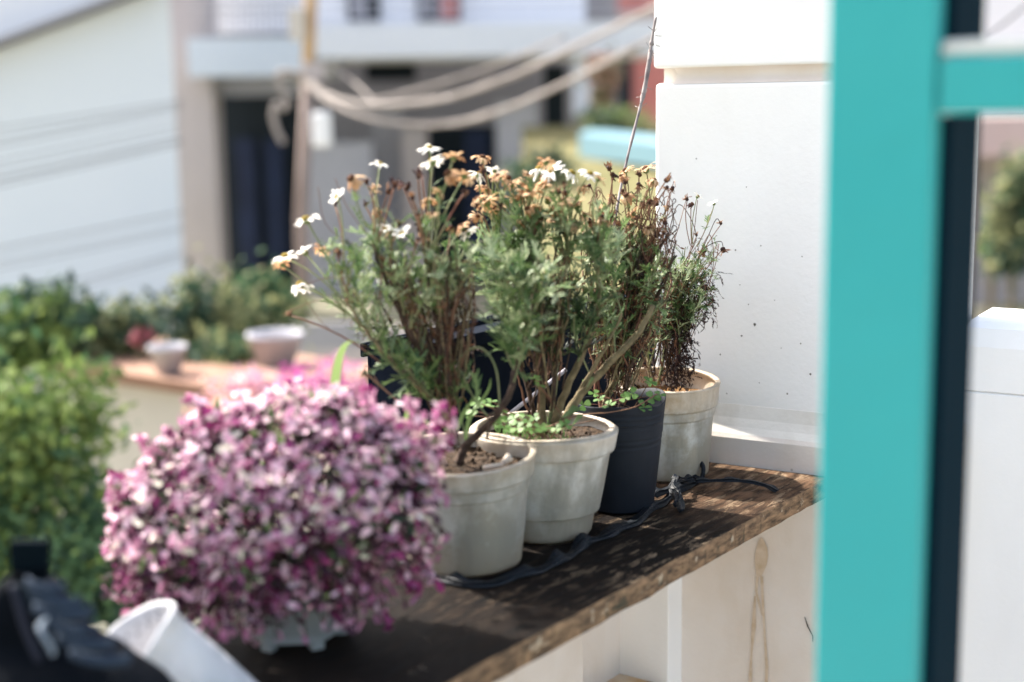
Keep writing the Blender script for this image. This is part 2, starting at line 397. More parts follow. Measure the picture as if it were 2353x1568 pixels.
# floor of the balcony and the ground
mb = MB(); mb.box(V((.5, .2, -1.27)), V((2.5, 0, 0)), V((0, 3.0, 0)), V((0, 0, .06))); struct(mb.build('balcony_floor', mat('tile_floor', (.42, .38, .33), .6, col2=(.5, .46, .4), scale=4)))
mb = MB(); mb.add([(-60, -30, -2.2), (60, -30, -2.2), (60, 90, -2.2), (-60, 90, -2.2)], [(0, 1, 2, 3)])
struct(mb.build('ground', mat('pale_ground', (.36, .31, .25), .9, col2=(.20, .22, .12), scale=.6)))

# right parapet beyond the pillar -----------------------------------
rp = thing('parapet', 'white parapet with a rounded top beyond the pillar, seen through the teal frame', 'parapet', W0 + WU * .9 + Z * -1.2)
o1 = -.05
pz = onwall(2290, 748, o1).z; gz = onwall(2290, 905, o1).z
pr0 = (onwall(2215, 800, o1) - W0).dot(WU)
P0 = W0 + WU * pr0; P1 = W0 + WU * (pr0 + .75)
prof = [(o1 - .20, pz - .03), (o1 - .19, pz - .008), (o1 - .16, pz), (o1 - .03, pz), (o1 - .008, pz - .006), (o1, pz - .03), (o1, gz + .002), (o1 - .004, gz), (o1 + .001, gz - .002), (o1 + .001, -1.2), (o1 - .20, -1.2)]
mb = MB(); k = len(prof)
for i in range(k):
    j = (i + 1) % k
    mb.add([P0 + WN * prof[i][0] + Z * prof[i][1], P1 + WN * prof[i][0] + Z * prof[i][1], P1 + WN * prof[j][0] + Z * prof[j][1], P0 + WN * prof[j][0] + Z * prof[j][1]], [(0, 1, 2, 3)])
mb.add([P1 + WN * a + Z * b for a, b in prof], [tuple(range(k))])
for v in range(0): pass
mb.build('parapet_wall', M['pillar'], rp)

# teal frame ---------------------------------------------------------
tf = thing('window_frame', 'blurred teal painted window frame standing close at the right', 'window frame')
T0 = at(2128, 784, .93); TZ0, TZ1 = -.35, 1.2
def onT(x, y, off=0): return onpl(x, y, T0 + WN * off, WN)
def tb(name, a, b, z0, z1, o0, o1_, m_, bev=.002):
    mb = MB(); mb.box(T0 + WU * ((a + b) / 2) + WN * ((o0 + o1_) / 2) + Z * ((z0 + z1) / 2 - T0.z), WU * ((b - a) / 2), WN * ((o1_ - o0) / 2), Z * ((z1 - z0) / 2))
    return mb.build(name, m_, tf, bevel=bev)
sa = (onT(1888, 784) - T0).dot(WU)
tb('stile', sa, 0, TZ0, TZ1, -.0205, 0, M['teal'], .0025)
rz1 = onT(2200, 128).z; rz0 = onT(2200, 262).z
tb('rail', .001, .42, rz0, rz1, -.020, -.002, M['teal'], .004)
tb('lit_top_strip', .001, .42, rz1 + .0005, rz1 + .010, -.026, -.006, mat('lit_top_grey', (.62, .64, .62), .5), .004)  # added strip; pale grey stands for light on the rail's top edge
tb('rail', .001, .42, -.34, -.27, -.020, -.002, M['teal'], .004)
tb('stile', .42, .48, TZ0, TZ1, -.04, 0, M['teal'], .004)
tb('dark_reveal_strip', -.001, .006, -.27, rz0 - .001, -.105, -.021, M['stop'], 0)
tb('dark_reveal_strip', -.001, .006, rz1 + .001, TZ1, -.105, -.021, M['stop'], 0)
tf.location = (T0.x, T0.y, TZ0)
for ch in tf.children: ch.matrix_parent_inverse = Matrix.Translation(-V(tf.location))

# ------------------------------------------------------------------ pots
def pot_obj(th, base, R, Hh, mtl, ribs, taper=.80, soil='soil', seed=0, lip=.006, wob=.0015, soil_z=.8, smallstep=None):
    rb = R * taper
    def rad(f): return rb + (R * .93 - rb) * f
    tilt = {1: .07, 3.1: .05}.get(seed, 0)
    prof = [(.001, .004), (rb * .9, .003), (rb * .96, 0), (rb, .004)]
    zs_ = [i / 24 for i in range(1, 24)]
    zs_ = sorted(zs_ + [f0 + e for f0, _ in ribs for e in (-.022, -.004, .004, .02)])
    for f in zs_:
        r = rad(f) - sum(.0012 * math.exp(-((f - f0 + .006) / .008) ** 2) for f0, _ in ribs)
        for (f0, step) in ribs:
            if f > f0: r += step
        prof.append((r, Hh * f))
    ro = R * .955
    prof += [(prof[-1][0], Hh * .975), (R - .001, Hh * .978), (R + .0004, Hh * .986), (R, Hh * .996), (R - .002, Hh), (R - .006, Hh * .999), (R - .0075, Hh * .985)]
    for f in (.95, .9, .85, .8, .7): prof.append((rad(f) + sum(st for f0, st in ribs if f > f0) - .0022, Hh * f))
    # densify steps: insert sharp ribs
    def fn(p, a, r, z):
        k = wob * (z / Hh) * (math.sin(2 * a + seed) + .5 * math.sin(3 * a + 2 * seed))
        k += .0006 * noise.noise(V((p.x * 40, p.y * 40, z * 40 + seed)))
        q = V((p.x, p.y, 0)); q = q.normalized() * k if q.length > 1e-6 else V((0, 0, 0))
        return V((p.x + q.x, p.y + q.y, z + tilt * p.y * z / Hh + (.0012 * math.sin(2 * a + seed * 1.7) if z > Hh * .9 else 0))) + base
    mb = MB(); mb.lathe(prof, 72, 0, fn)
    po = mb.build('pot', mtl, th, origin=base)
    mb = MB(); sr = rad(soil_z) + sum(st for f0, st in ribs if soil_z > f0) - .002
    def fs(p, a, r, z):
        h = .006 * noise.noise(V((p.x * 60, p.y * 60, seed))) + .003 * noise.noise(V((p.x * 200, p.y * 200, seed)))
        return V((p.x, p.y, Hh * soil_z + tilt * p.y * soil_z + h * (1 if r < sr * .98 else .2))) + base
    mb.lathe([(sr, 0)] + [(sr * f, 0) for f in (.95, .88, .8, .7, .6, .5, .4, .3, .2, .1, .01)], 40, 0, fs)
    # crumbs
    for i in range(70):
        a, rr = U(0, 6.28), sr * math.sqrt(rnd()) * .93
        mb.blob(base + V((rr * math.cos(a), rr * math.sin(a), Hh * soil_z + tilt * rr * math.sin(a) + .002)), U(.001, .0032), 0, 5, 3)
    mb.build('soil', M[soil], th)
    return po

pots = {}
def potpos(xc, yb, xr, yr, hw, dY=0):
    b = onz(xc, yb); b.z = 0
    rim = at(xr, yr, b.y); Rr = hw * ppm(b.y) * 1.0
    return b, rim.z, Rr
# pot 1 (nearest white)
b1, h1, r1 = potpos(1068, 1288, 1060, 1038, 172)
b2, h2, r2 = potpos(1252, 1222, 1252, 978, 166)
b3, h3, r3 = potpos(1428, 1165, 1428, 918, 104)
b4, h4, r4 = potpos(1540, 1085, 1524, 872, 130)
b1.x = at(1064, 1150, b1.y).x; b2.x = at(1252, 1100, b2.y).x; b4.x = at(1526, 980, b4.y).x
print('pots', b1, h1, r1, b2, h2, r2, b3, h3, r3, b4, h4, r4)
P1_ = thing('potted_daisy', 'daisy bush in the nearest round white pot, right behind the pink flower mound', 'potted plant', b1)
P2_ = thing('potted_daisy', 'daisy bush in the middle white pot full of weeds, with thick bare stems', 'potted plant', b2)
P3_ = thing('potted_daisy', 'half dried daisy bush in the ribbed black plastic pot', 'potted plant', b3)
P4_ = thing('potted_daisy', 'withered daisy in the yellowed white pot closest to the pillar', 'potted plant', b4)
for p_ in (P1_, P2_, P3_, P4_): p_['group'] = 'potted daisies in a row on the plank'
pot_obj(P1_, b1, r1, h1, M['pot1'], [(.70, .002), (.81, .0032)], .80, 'soil', 1, soil_z=.86)
pot_obj(P2_, b2, r2, h2, M['pot2'], [(.24, .0055), (.80, .005)], .65, 'soil', 2.3, soil_z=.87)
pot_obj(P4_, b4, r4, h4, M['pot4'], [(.66, .0022), (.76, .0028)], .80, 'soil_o', 3.1, soil_z=.80)
# black ribbed bag pot
mb = MB(); prof = [(.001, .003), (r3 * .68, .002), (r3 * .72, .006)]
for i in range(1, 70):
    f = i / 70; r = r3 * (.72 + .28 * f ** .9)
    if .62 < f < .97 and i % 4 == 0: r -= .0013
    prof.append((r, h3 * f))
prof += [(r3, h3), (r3 - .0012, h3), (r3 - .002, h3 * .9), (r3 * .93, h3 * .7)]
def fn3(p, a, r, z):
    w = 1 + .03 * (z / h3) * math.sin(2 * a + .6) + .012 * math.sin(5 * a) * (z / h3) ** 2
    zz = z + (.003 * math.sin(a * 2 + .3) + .002 * math.sin(3 * a)) * (z / h3) ** 6 + .05 * p.x * (z / h3)
    return V((p.x * w, p.y * w, zz)) + b3
mb.lathe(prof, 64, 0, fn3); mb.build('pot', M['black'], P3_, origin=b3)
mb = MB(); mb.lathe([(r3 * .95 * f, h3 * .84) for f in (1, .8, .6, .4, .2, .01)], 24, 0, lambda p, a, r, z: V((p.x, p.y, z + .006 * noise.noise(p * 70))) + b3); mb.build('soil', M['soil'], P3_)
# cigarette-like twig and pale peg in pot 1
mb = MB(); mb.tube([at(1110, 1076, b1.y - .03), at(1158, 1068, b1.y - .025)], .0030, 8); mb.tube([at(1155, 1066, b1.y - .025), at(1172, 1050, b1.y - .02)], [.0035, .0055], 8)
mb.build('dry_twig', mat('pale_dry_twig', (.6, .5, .4), .8), P1_)

# ------------------------------------------------------------------ foliage helpers
def rdir(): 
    while True:
        v = V((U(-1, 1), U(-1, 1), U(-1, 1)))
        if .1 < v.length < 1: return v.normalized()
def leaf(mb, p, d, L, m=0, droop=.4, full=1.0):
    """finely lobed leaf: a bending rachis with forward pointing narrow lobes"""
    d = d.normalized(); side = d.cross(Z)
    side = side.normalized() if side.length > .05 else d.orthogonal().normalized()
    side = (side + rdir() * .5); side = (side - d * side.dot(d)).normalized()
    pts = [p]; dirs = [d]; q = p; n = 5
    for i in range(n):
        d = (d - Z * (droop / n) + rdir() * .10).normalized(); q = q + d * (L / n); pts.append(q); dirs.append(d)
    w = L * .048
    mb.strip(pts, [side] * (n + 1), [w * .8, w, w * 1.2, w * 1.3, w, w * .2], m)
    for i in range(1, n + 1):
        if i == n: continue
        f = i / n; ll = L * (.16 + .30 * math.sin(math.pi * min(1, f * .95))) * full * U(.7, 1.2)
        nrm = side.cross(dirs[i]).normalized()
        for sg in (-1, 1):
            if rnd() < .12: continue
            ld = (side * sg * U(.6, 1) + dirs[i] * U(.7, 1.1) + nrm * U(-.15, .35)).normalized()
            ls = ld.cross(nrm).normalized(); a = pts[i]
            b_ = a + ld * ll * .55; c_ = a + ld * ll + dirs[i] * ll * .15; lw = L * .048
            mb.add([a - ls * lw * .5, a + ls * lw * .5, b_ + ls * lw, c_, b_ - ls * lw], [(0, 1, 2, 3, 4)], m)
            if ll > L * .3 and rnd() < .75:
                e_ = b_ + (dirs[i] * .8 + ld * .5 - side * sg * .1).normalized() * ll * .42
                mb.add([b_ - ls * lw * .6, b_ + ls * lw * .6, e_], [(0, 1, 2)], m)
def crinkle(mb, p, L, m=0, w=.0012, down=.6):
    """shrivelled hanging leaf"""
    d = (rdir() * .7 - Z * down).normalized(); pts = [p]; q = p; sides = []; n = 7
    for i in range(n):
        d = (d + rdir() * .75 - Z * down * .25).normalized(); q = q + d * L / n; pts.append(q)
    for i in range(n + 1): sides.append(rdir())
    mb.strip(pts, sides, [w * U(.3, 1.2) for _ in pts], m)
    for i in range(2, n):
        if rnd() < .6:
            e = pts[i] + rdir() * L * .16; s_ = rdir()
            mb.add([pts[i] - s_ * w * .5, pts[i] + s_ * w * .5, e], [(0, 1, 2)], m)
def curve(a, b, bend, n=8):
    c = (a + b) / 2 + bend
    return [a * (1 - t) ** 2 + c * 2 * t * (1 - t) + b * t ** 2 for t in [i / n for i in range(n + 1)]]
def flow(P, n=6):
    """catmull-rom through points"""
    out = []; P = [V(p) for p in P]; Q = [P[0] * 2 - P[1]] + P + [P[-1] * 2 - P[-2]]
    for i in range(1, len(Q) - 2):
        for k in range(n):
            t = k / n; a, b, c, d = Q[i - 1:i + 3]
            out.append(.5 * ((2 * b) + (c - a) * t + (2 * a - 5 * b + 4 * c - d) * t * t + (3 * b - a - 3 * c + d) * t ** 3))
    out.append(P[-1]); return out

def thicket(pln, poly_top, base_px, Y, n, mats=(1, 2, 2, 3), dry=8, jY=.04, w=.0011):
    """bare old stems rising from the soil, hung with withered leaves"""
    for i in range(n):
        bx, by = base_px; (xa, xb, ya, yb) = poly_top
        b = at(U(xa, xb), U(ya, yb), Y + U(-jY, jY)); a0 = at(bx + U(-28, 28), by + U(-4, 6), Y + U(-.02, .02))
        a = a0.lerp(b, U(.0, .55)) + rdir() * .006
        pts = curve(a, b, rdir() * .026 + V((0, 0, .01)), 8); pln.st.tube([p + rdir() * .0022 for p in pts], [U(.0006, .0014)] * 9, 5, random.choice(mats))
        for k in range(dry):
            p = pts[random.randrange(2, 9)]; crinkle(pln.dr, p, U(.010, .024), 0 if rnd() < .5 else 1, w, .7)

# flower head meshes -------------------------------------------------
def petal_strip(mb, a, L, w, rise, m=0, crump=0.0, curl=0.0):
    pts, sides, ws = [], [], []
    r0 = .0022; d = V((math.cos(a), math.sin(a), 0)); s_ = V((-math.sin(a), math.cos(a), 0)); q = d * r0
    ang = rise
    for i in range(5):
        pts.append(V(q)); sides.append((s_ + rdir() * crump).normalized()); ws.append(w * (.55, .9, 1.0, .85, .35)[i])
        dd = d * math.cos(ang) + Z * math.sin(ang); ang -= curl / 4; q = q + (dd + rdir() * crump * .5) * L / 4
    mb.strip(pts, sides, ws, m, True)
FM = {}
def flower_mesh(kind, var):
    random.seed(hash((kind == 'w', kind == 't', kind == 'b', var)) % 1000 + 5)
    mb = MB()
    if kind == 'w':
        rise = (.25, .75, -.3)[var % 3]
        for i in range(14):
            if rnd() < .12: continue
            petal_strip(mb, i * 2 * math.pi / 14 + U(-.2, .2), U(.007, .0108), .0018, rise + U(-.35, .3), 0, .24, .9)
    elif kind == 't':
        rise = (.2, -.5, .7)[var % 3]
        for i in range(15): petal_strip(mb, i * 2 * math.pi / 15 + U(-.2, .2), U(.007, .011), .0015, rise + U(-.5, .5), 0, .35, 1.4)
    else:
        rise = (.9, -1.2, 1.1)[var % 3]
        for i in range(14): petal_strip(mb, U(0, 6.28), U(.005, .0085), .0010, rise + U(-.4, .5), 0, .6, .8)
    me = bpy.data.meshes.new('petals_' + kind)
    me.from_pydata(mb.v, [], mb.f); me.polygons.foreach_set('use_smooth', [True] * len(mb.f))
    return me
def eye_mesh():
    mb = MB(); mb.blob(V((0, 0, .0012)), .0032, 0, 10, 6, .6); mb.blob(V((0, 0, -.0012)), .0030, 1, 8, 5, .8)
    me = bpy.data.meshes.new('flower_centre'); me.from_pydata(mb.v, [], mb.f); me.polygons.foreach_set('material_index', mb.m); me.polygons.foreach_set('use_smooth', [True] * len(mb.f)); return me
FV = {}
for kd, mt_ in (('w', 'petal_w'), ('t', 'petal_t'), ('b', 'petal_b'), ('k', 'petal_k')):
    for v_ in range(3):
        me = flower_mesh('b' if kd == 'k' else kd, v_); me.materials.append(M[mt_]); FV[kd, v_] = me
EY = {}
for kd in 'wtbk':
    e = eye_mesh(); e.materials.append(M['eye_y' if kd == 'w' else 'eye_b']); e.materials.append(M['calyx' if kd in 'wt' else 'dry_black']); EY[kd] = e
random.seed(11)
def put_flower(th, p, axis, kind, size=1.0, var=None):
    v_ = random.randrange(3) if var is None else var
    nm = 'flower_head' if kind in 'wt' else 'dried_flower_head'
    o = bpy.data.objects.new(nm, FV[kind, v_]); COL.objects.link(o)
    rot = axis.to_track_quat('Z', 'Y').to_matrix().to_4x4() @ Matrix.Rotation(U(0, 6.28), 4, 'Z')
    mw = Matrix.Translation(p) @ rot @ Matrix.Diagonal((size, size, size, 1))
    o.parent = th; o.matrix_parent_inverse = th.matrix_basis.inverted(); o.matrix_basis = mw
    c_ = bpy.data.objects.new('flower_centre', EY[kind]); COL.objects.link(c_); c_.parent = o
    return o

class Plant:
    def __init__(s, th): s.th = th; s.st = MB(); s.lf = MB(); s.dr = MB(); s.nodes = []
    def stem(s, px, r0, r1, m=0, jit=.002):
        pts = flow([at(x, y, Y) for x, y, Y in px], 5)
        pts = [p + rdir() * jit * (0 if i in (0,) else 1) for i, p in enumerate(pts)]
        n = len(pts); s.st.tube(pts, [r0 + (r1 - r0) * i / (n - 1) for i in range(n)], 8, m)
        s.nodes += [(p, i / (n - 1)) for i, p in enumerate(pts)][2:]
        return pts
    def shoot(s, a, b, leafy=1.0, m=0, L=.03, r=.0011, bend=None, lm=None, dry=0.0, start=.25, nl=None):
        bend = bend if bend is not None else rdir() * (b - a).length * .12
        pts = curve(a, b, bend, 9); s.st.tube(pts, [r * (1 - .5 * i / 9) for i in range(10)], 5, m)
        length = (b - a).length; n = nl or int(length / .0075 * leafy)
        ph = U(0, 6.28)
        for i in range(n):
            f = start + (1 - start) * (i + .5) / n; k = min(int(f * 9), 8); p = pts[k].lerp(pts[k + 1], f * 9 - k)
            t = (pts[k + 1] - pts[k]).normalized(); ph += 2.4
            o1_ = t.orthogonal().normalized(); o2 = t.cross(o1_)
            out = o1_ * math.cos(ph) + o2 * math.sin(ph)
            d = (t * U(.5, 1.0) + out * U(.6, 1.0) + Z * .15).normalized()
            if rnd() < dry: crinkle(s.dr, p, L * U(.6, 1.1), 0 if rnd() < .6 else 1, .0012)
            else: leaf(s.lf, p, d, L * U(.6, 1.15) * (1.1 - .35 * f), (lm if lm is not None else (0 if rnd() < .6 else (1 if rnd() < .5 + .5 * f else 2))), U(.1, .7))  # more pale leaves towards the tips paint in sunlight
        return pts
    def done(s):
        s.st.build('stem', [M['stem_green'], M['bark'], M['bark_dark'], M['stem_red']], s.th)
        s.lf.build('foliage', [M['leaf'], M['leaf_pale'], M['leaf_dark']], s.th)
        if s.dr.v: s.dr.build('dried_foliage', [M['dry'], M['dry_black']], s.th)
def nearest(nodes, p, maxr=None):
    return min(nodes, key=lambda n: (n[0] - p).length + (0.0 if n[0].z < p.z else .08))[0]

def crown(pl_, poly, Y0, dY, count, **kw):
    """fill a picture-space outline with shoots that all grow from the plant's own stems"""
    n = 0; xs = [a for a, b in poly]; ys = [b for a, b in poly]
    def inside(x, y):
        c = False; j = len(poly) - 1
        for i in range(len(poly)):
            (xi, yi), (xj, yj) = poly[i], poly[j]
            if (yi > y) != (yj > y) and x < (xj - xi) * (y - yi) / (yj - yi) + xi: c = not c
            j = i
        return c
    tips = []
    while n < count:
        x, y = U(min(xs), max(xs)), U(min(ys), max(ys))
        if not inside(x, y): continue
        b = at(x, y, Y0 + U(-dY, dY))
        a = nearest(pl_.nodes, b - Z * .05)
        L_ = (b - a).length
        if L_ > .11: a = a.lerp(b, 1 - .11 / L_) if False else a
        pl_.shoot(a, b, **kw); tips.append(b); n += 1
    return tips

# ---- plant 1
A = Plant(P1_); Y1 = b1.y
A.stem([(1050, 1025, Y1), (1022, 940, Y1), (975, 900, Y1 - .01), (900, 830, Y1 - .02), (840, 760, Y1 - .03), (790, 690, Y1 - .03)], .0040, .0014, 1)
A.stem([(1048, 1022, Y1 + .01), (1030, 900, Y1), (1010, 780, Y1), (985, 640, Y1 - .01), (985, 520, Y1)], .0032, .0013, 2)
A.stem([(1045, 1024, Y1), (1010, 900, Y1), (940, 760, Y1 - .02), (885, 650, Y1 - .02), (860, 560, Y1 - .02)], .003, .0012, 2)
A.stem([(1040, 1026, Y1 + .02), (1000, 900, Y1 + .03), (960, 780, Y1 + .03), (920, 640, Y1 + .04)], .003, .0012, 1)
A.stem([(1052, 1068, Y1 - .01), (1066, 1030, Y1 - .01), (1095, 1003, Y1 - .01), (1140, 955, Y1 - .02), (1172, 900, Y1 - .02), (1192, 820, Y1 - .01), (1225, 700, Y1), (1235, 600, Y1)], .0050, .0022, 2, .001)
A.stem([(1120, 1010, Y1 - .03), (1125, 960, Y1 - .03), (1150, 940, Y1 - .02)], .0016, .0012, 2)
crown(A, [(740, 560), (850, 500), (960, 490), (1075, 500), (1100, 600), (1040, 690), (960, 700), (860, 740), (770, 700)], Y1 - .005, .06, 68, leafy=.75, L=.030, dry=.16)
crown(A, [(820, 740), (960, 770), (1060, 800), (1100, 850), (1030, 950), (960, 930), (880, 830)], Y1 - .02, .03, 14, leafy=.7, L=.034, lm=0, dry=.05)
crown(A, [(1120, 560), (1300, 540), (1330, 680), (1270, 800), (1140, 760)], Y1 - .02, .03, 18, leafy=.7, L=.038)
for (xy) in [((1100, 900), (1150, 870)), ((1040, 830), (1110, 850))]:
    pass
A.st.tube(flow([at(1040, 900, Y1), at(1060, 820, Y1 - .01), at(1105, 800, Y1 - .02), at(1140, 850, Y1 - .02), at(1150, 960, Y1 - .02)]), .0011, 5, 0)
FL1 = [(986, 341, 'w', 1.1), (994, 372, 'w', 1.25), (874, 377, 'w', .9), (703, 505, 'w', 1.35), (655, 590, 'w', 1.25), (700, 580, 'w', 1.1), (690, 655, 'w', 1.35), (775, 455, 'w', 1.0),
       (738, 572, 't', 1.0), (649, 608, 't', 1.0), (808, 412, 't', 1.4), (1042, 362, 't', 1.1), (1031, 400, 't', 1.35), (1068, 404, 't', 1.1), (885, 528, 'w', .9), (985, 462, 't', 1.1), (968, 385, 'k', .9),
       (935, 432, 'k', .9), (907, 425, 'k', 1.1), (893, 440, 'b', 1.0), (842, 418, 'k', .8), (770, 468, 'k', .7), (840, 470, 'k', .7), (925, 538, 'w', 1.0), (1060, 522, 't', 1.1), (775, 575, 'b', 1.0), (962, 405, 'k', .9), (1075, 535, 'w', 1.0), (665, 722, 'b', .7), (838, 858, 'b', .7), (880, 598, 'b', .7)]
def flowers(pln, lst, Y, dY=.03, m=0, r=.0010, sp=1.1):
    for (x, y, kd, sz) in lst:
        p = at(x, y, Y + U(-dY, dY)); a = nearest(pln.nodes, p - Z * .07)
        up_ = (V((U(-.9, .9), U(-.5, .6), .9))).normalized()
        if kd == 'b' and rnd() < .5: up_ = V((U(-.5, .5), U(-.5, .5), -.6)).normalized()
        a = a.lerp(p, .25); bend = V((p.x - a.x, p.y - a.y, 0)) * -.2 + rdir() * .012
        pts = curve(a, p - up_ * .0015, bend, 8); pln.st.tube(pts, [r] * 9, 5, m if kd in 'wt' else 3)
        if kd in 'wt' and rnd() < .6: 
            for _ in range(2): leaf(pln.lf, pts[random.randrange(2, 5)], (rdir() + Z).normalized(), .02, 0)
        put_flower(pln.th, p, up_, kd, sz * sp)
FL1 += [(U(860, 1090), U(420, 560), random.choice('tbk'), U(.6, .9)) for _ in range(16)]
flowers(A, FL1, Y1 - .01, .04)
thicket(A, (860, 1080, 560, 700), (1030, 985), Y1, 46, dry=7)
thicket(A, (960, 1090, 660, 780), (1040, 960), Y1, 16, dry=8)
# dangling buds and thin arching wires on the left
for a_, b_, c_ in [((800, 700), (735, 690), (665, 715)), ((850, 800), (760, 760), (700, 690)), ((900, 600), (760, 530), (730, 430)), ((850, 640), (745, 640), (675, 670)), ((860, 560), (800, 480), (770, 410)), ((870, 880), (842, 840), (838, 855))]:
    A.st.tube(flow([at(*a_, Y1), at(*b_, Y1 - .02), at(*c_, Y1 - .02)], 5), .0005, 4, 3)
A.done()
# long grass blade and weeds
def blade(th, px, w, m_='clover', name='grass_blade'):
    mb = MB(); pts = flow([at(*p) for p in px], 5); n = len(pts)
    mb.strip(pts, [(Rx * .9 + Uy * .1 + Fw * .3).normalized()] * n, [w * math.sin(math.pi * (.12 + .88 * (i / (n - 1))) ** .7) + .0002 for i in range(n)], 0, True)
    return mb.build(name, M[m_], th)
M['blade'] = mat('pale_grass', (.22, .32, .11), .5, trans=.4)
blade(P1_, [(790, 1120, 1.42), (768, 1000, 1.42), (768, 900, 1.42), (778, 830, 1.42), (793, 793, 1.42), (815, 783, 1.42), (838, 790, 1.42)], .0050, 'blade')
for px in [[(930, 980, 1.44), (938, 930, 1.44), (935, 890, 1.44)], [(985, 975, 1.44), (950, 945, 1.44), (925, 925, 1.44), (905, 935, 1.44)], [(1070, 1010, 1.5), (1080, 960, 1.5), (1120, 900, 1.5), (1128, 870, 1.5)], [(1050, 990, 1.5), (1070, 940, 1.5), (1105, 905, 1.5)]]:
    blade(P1_, px, .0022, 'blade')

def trefoil(mb, p, r, ax=None):
    ax = (ax or (Z + rdir() * .5 - V((0, .4, 0)))).normalized(); a = ax.orthogonal().normalized(); b = ax.cross(a); ph = U(0, 6.28)
    for k in range(3):
        t = ph + k * 2.094; d = a * math.cos(t) + b * math.sin(t); s_ = ax.cross(d)
        vs = [p]; 
        for u, w in ((.35, .32), (.7, .5), (1.0, .42), (1.08, .16), (1.0, 0)): vs.append(p + d * r * u + s_ * r * w + ax * r * .12 * u)
        for u, w in ((1.08, -.16), (1.0, -.42), (.7, -.5), (.35, -.32)): vs.append(p + d * r * u + s_ * r * w + ax * r * .12 * u)
        mb.add(vs, [tuple(range(len(vs)))], 0)
def clovers(th, lst, root, name='clover', r=.0075):
    mb = MB(); sm = MB()
    for x, y, Y in lst:
        p = at(x, y, Y); trefoil(mb, p, r * U(.8, 1.25))
        q = V((root.x + U(-.04, .04), root.y + U(-.03, .03), root.z - .005)); mb.tube(curve(q, p, rdir() * .01 + Z * .012, 6), .0006, 4, 1)
    mb.build(name, [M['clover'], M['stem_red']], th)

# ---- plant 2
B = Plant(P2_); Y2 = b2.y
B.stem([(1248, 1000, Y2), (1243, 900, Y2), (1230, 780, Y2), (1225, 640, Y2), (1205, 520, Y2)], .0055, .0018, 1, .001)
B.stem([(1270, 985, Y2), (1300, 900, Y2 - .01), (1352, 780, Y2 - .01), (1375, 700, Y2 - .01), (1372, 600, Y2)], .0052, .0020, 1, .001)
B.stem([(1292, 975, Y2), (1335, 905, Y2 + .01), (1400, 835, Y2 + .01), (1470, 760, Y2 + .02), (1500, 700, Y2 + .03)], .0058, .0030, 1, .001)
B.stem([(1330, 905, Y2 + .01), (1390, 800, Y2 + .01), (1430, 720, Y2 + .01)], .003, .0015, 1, .001)
B.stem([(1240, 1000, Y2 + .01), (1215, 900, Y2 + .02), (1180, 780, Y2 + .03), (1150, 640, Y2 + .03), (1140, 540, Y2 + .03)], .0035, .0014, 2, .001)
B.stem([(1235, 990, Y2 + .01), (1205, 920, Y2 + .01), (1190, 860, Y2)], .0018, .0009, 3, .001)
B.stem([(1262, 990, Y2), (1275, 880, Y2 + .01), (1290, 740, Y2 + .01), (1300, 600, Y2), (1300, 500, Y2)], .003, .0014, 0, .001)
crown(B, [(1090, 500), (1180, 470), (1290, 455), (1400, 480), (1440, 600), (1400, 720), (1330, 740), (1200, 760), (1130, 740), (1080, 640)], Y2 - .01, .065, 78, leafy=.75, L=.034, dry=.08)
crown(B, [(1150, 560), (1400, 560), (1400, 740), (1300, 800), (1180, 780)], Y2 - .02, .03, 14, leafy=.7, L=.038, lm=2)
thicket(B, (1170, 1320, 560, 700), (1250, 960), Y2 - .01, 44, dry=7)
FL2 = [(1108, 363, 't', 1.2), (1137, 392, 'w', .9), (1100, 402, 'w', 1.1), (1168, 410, 't', 1.1), (1150, 405, 't', .9), (1112, 434, 't', 1.1), (1118, 466, 't', 1.4), (1220, 440, 't', 1.4), (1186, 464, 't', 1.3), (1240, 390, 'w', 1.5), (1268, 392, 'w', 1.3), (1255, 372, 't', 1.1),
       (1260, 460, 't', 1.4), (1296, 465, 't', 1.4), (1313, 398, 'w', 1.2), (1283, 440, 'b', 1.0), (1355, 400, 'w', 1.1), (1375, 412, 't', .9), (1320, 512, 't', 1.3), (1150, 470, 'k', .8), (1213, 480, 't', 1.0), (1340, 430, 't', .9), (1175, 425, 't', .9), (1245, 425, 't', 1.0), (1275, 480, 't', 1.2), (1200, 450, 't', 1.1), (1140, 480, 't', 1.2), (1330, 470, 't', 1.0)]
FL2 += [(U(1080, 1420), U(385, 520), random.choice('ttb'), U(.6, 1.0)) for _ in range(34)]
flowers(B, FL2, Y2 - .01, .05)
B.done()
clovers(P2_, [(1088, 945, 1.6), (1075, 955, 1.6), (1095, 925, 1.6), (1112, 930, 1.61), (1128, 922, 1.61), (1140, 935, 1.62), (1150, 965, 1.62), (1165, 955, 1.62), (1180, 962, 1.6), (1205, 955, 1.6), (1215, 970, 1.58), (1190, 985, 1.57), (1160, 985, 1.57), (1230, 960, 1.6), (1240, 985, 1.56), (1215, 990, 1.56), (1175, 975, 1.58), (1140, 975, 1.6), (1230, 870, 1.6), (1238, 885, 1.6), (1280, 985, 1.56), (1300, 975, 1.56), (1195, 965, 1.64), (1150, 950, 1.66)], b2 + Z * h2 * .86)
mb = MB()
for i in range(260):
    a_, rr = U(0, 6.28), r2 * .85 * math.sqrt(rnd()); p = b2 + V((rr * math.cos(a_), rr * math.sin(a_), h2 * .86))
    if p.x > b2.x + .03: continue
    d = (Z + rdir() * .7).normalized(); q = p + d * U(.008, .022); mb.strip([p, p.lerp(q, .5), q + rdir() * .003], [Rx] * 3, [.0006, .0006, .0001])
mb.build('moss', M['clover'], P2_)
mbl = MB()
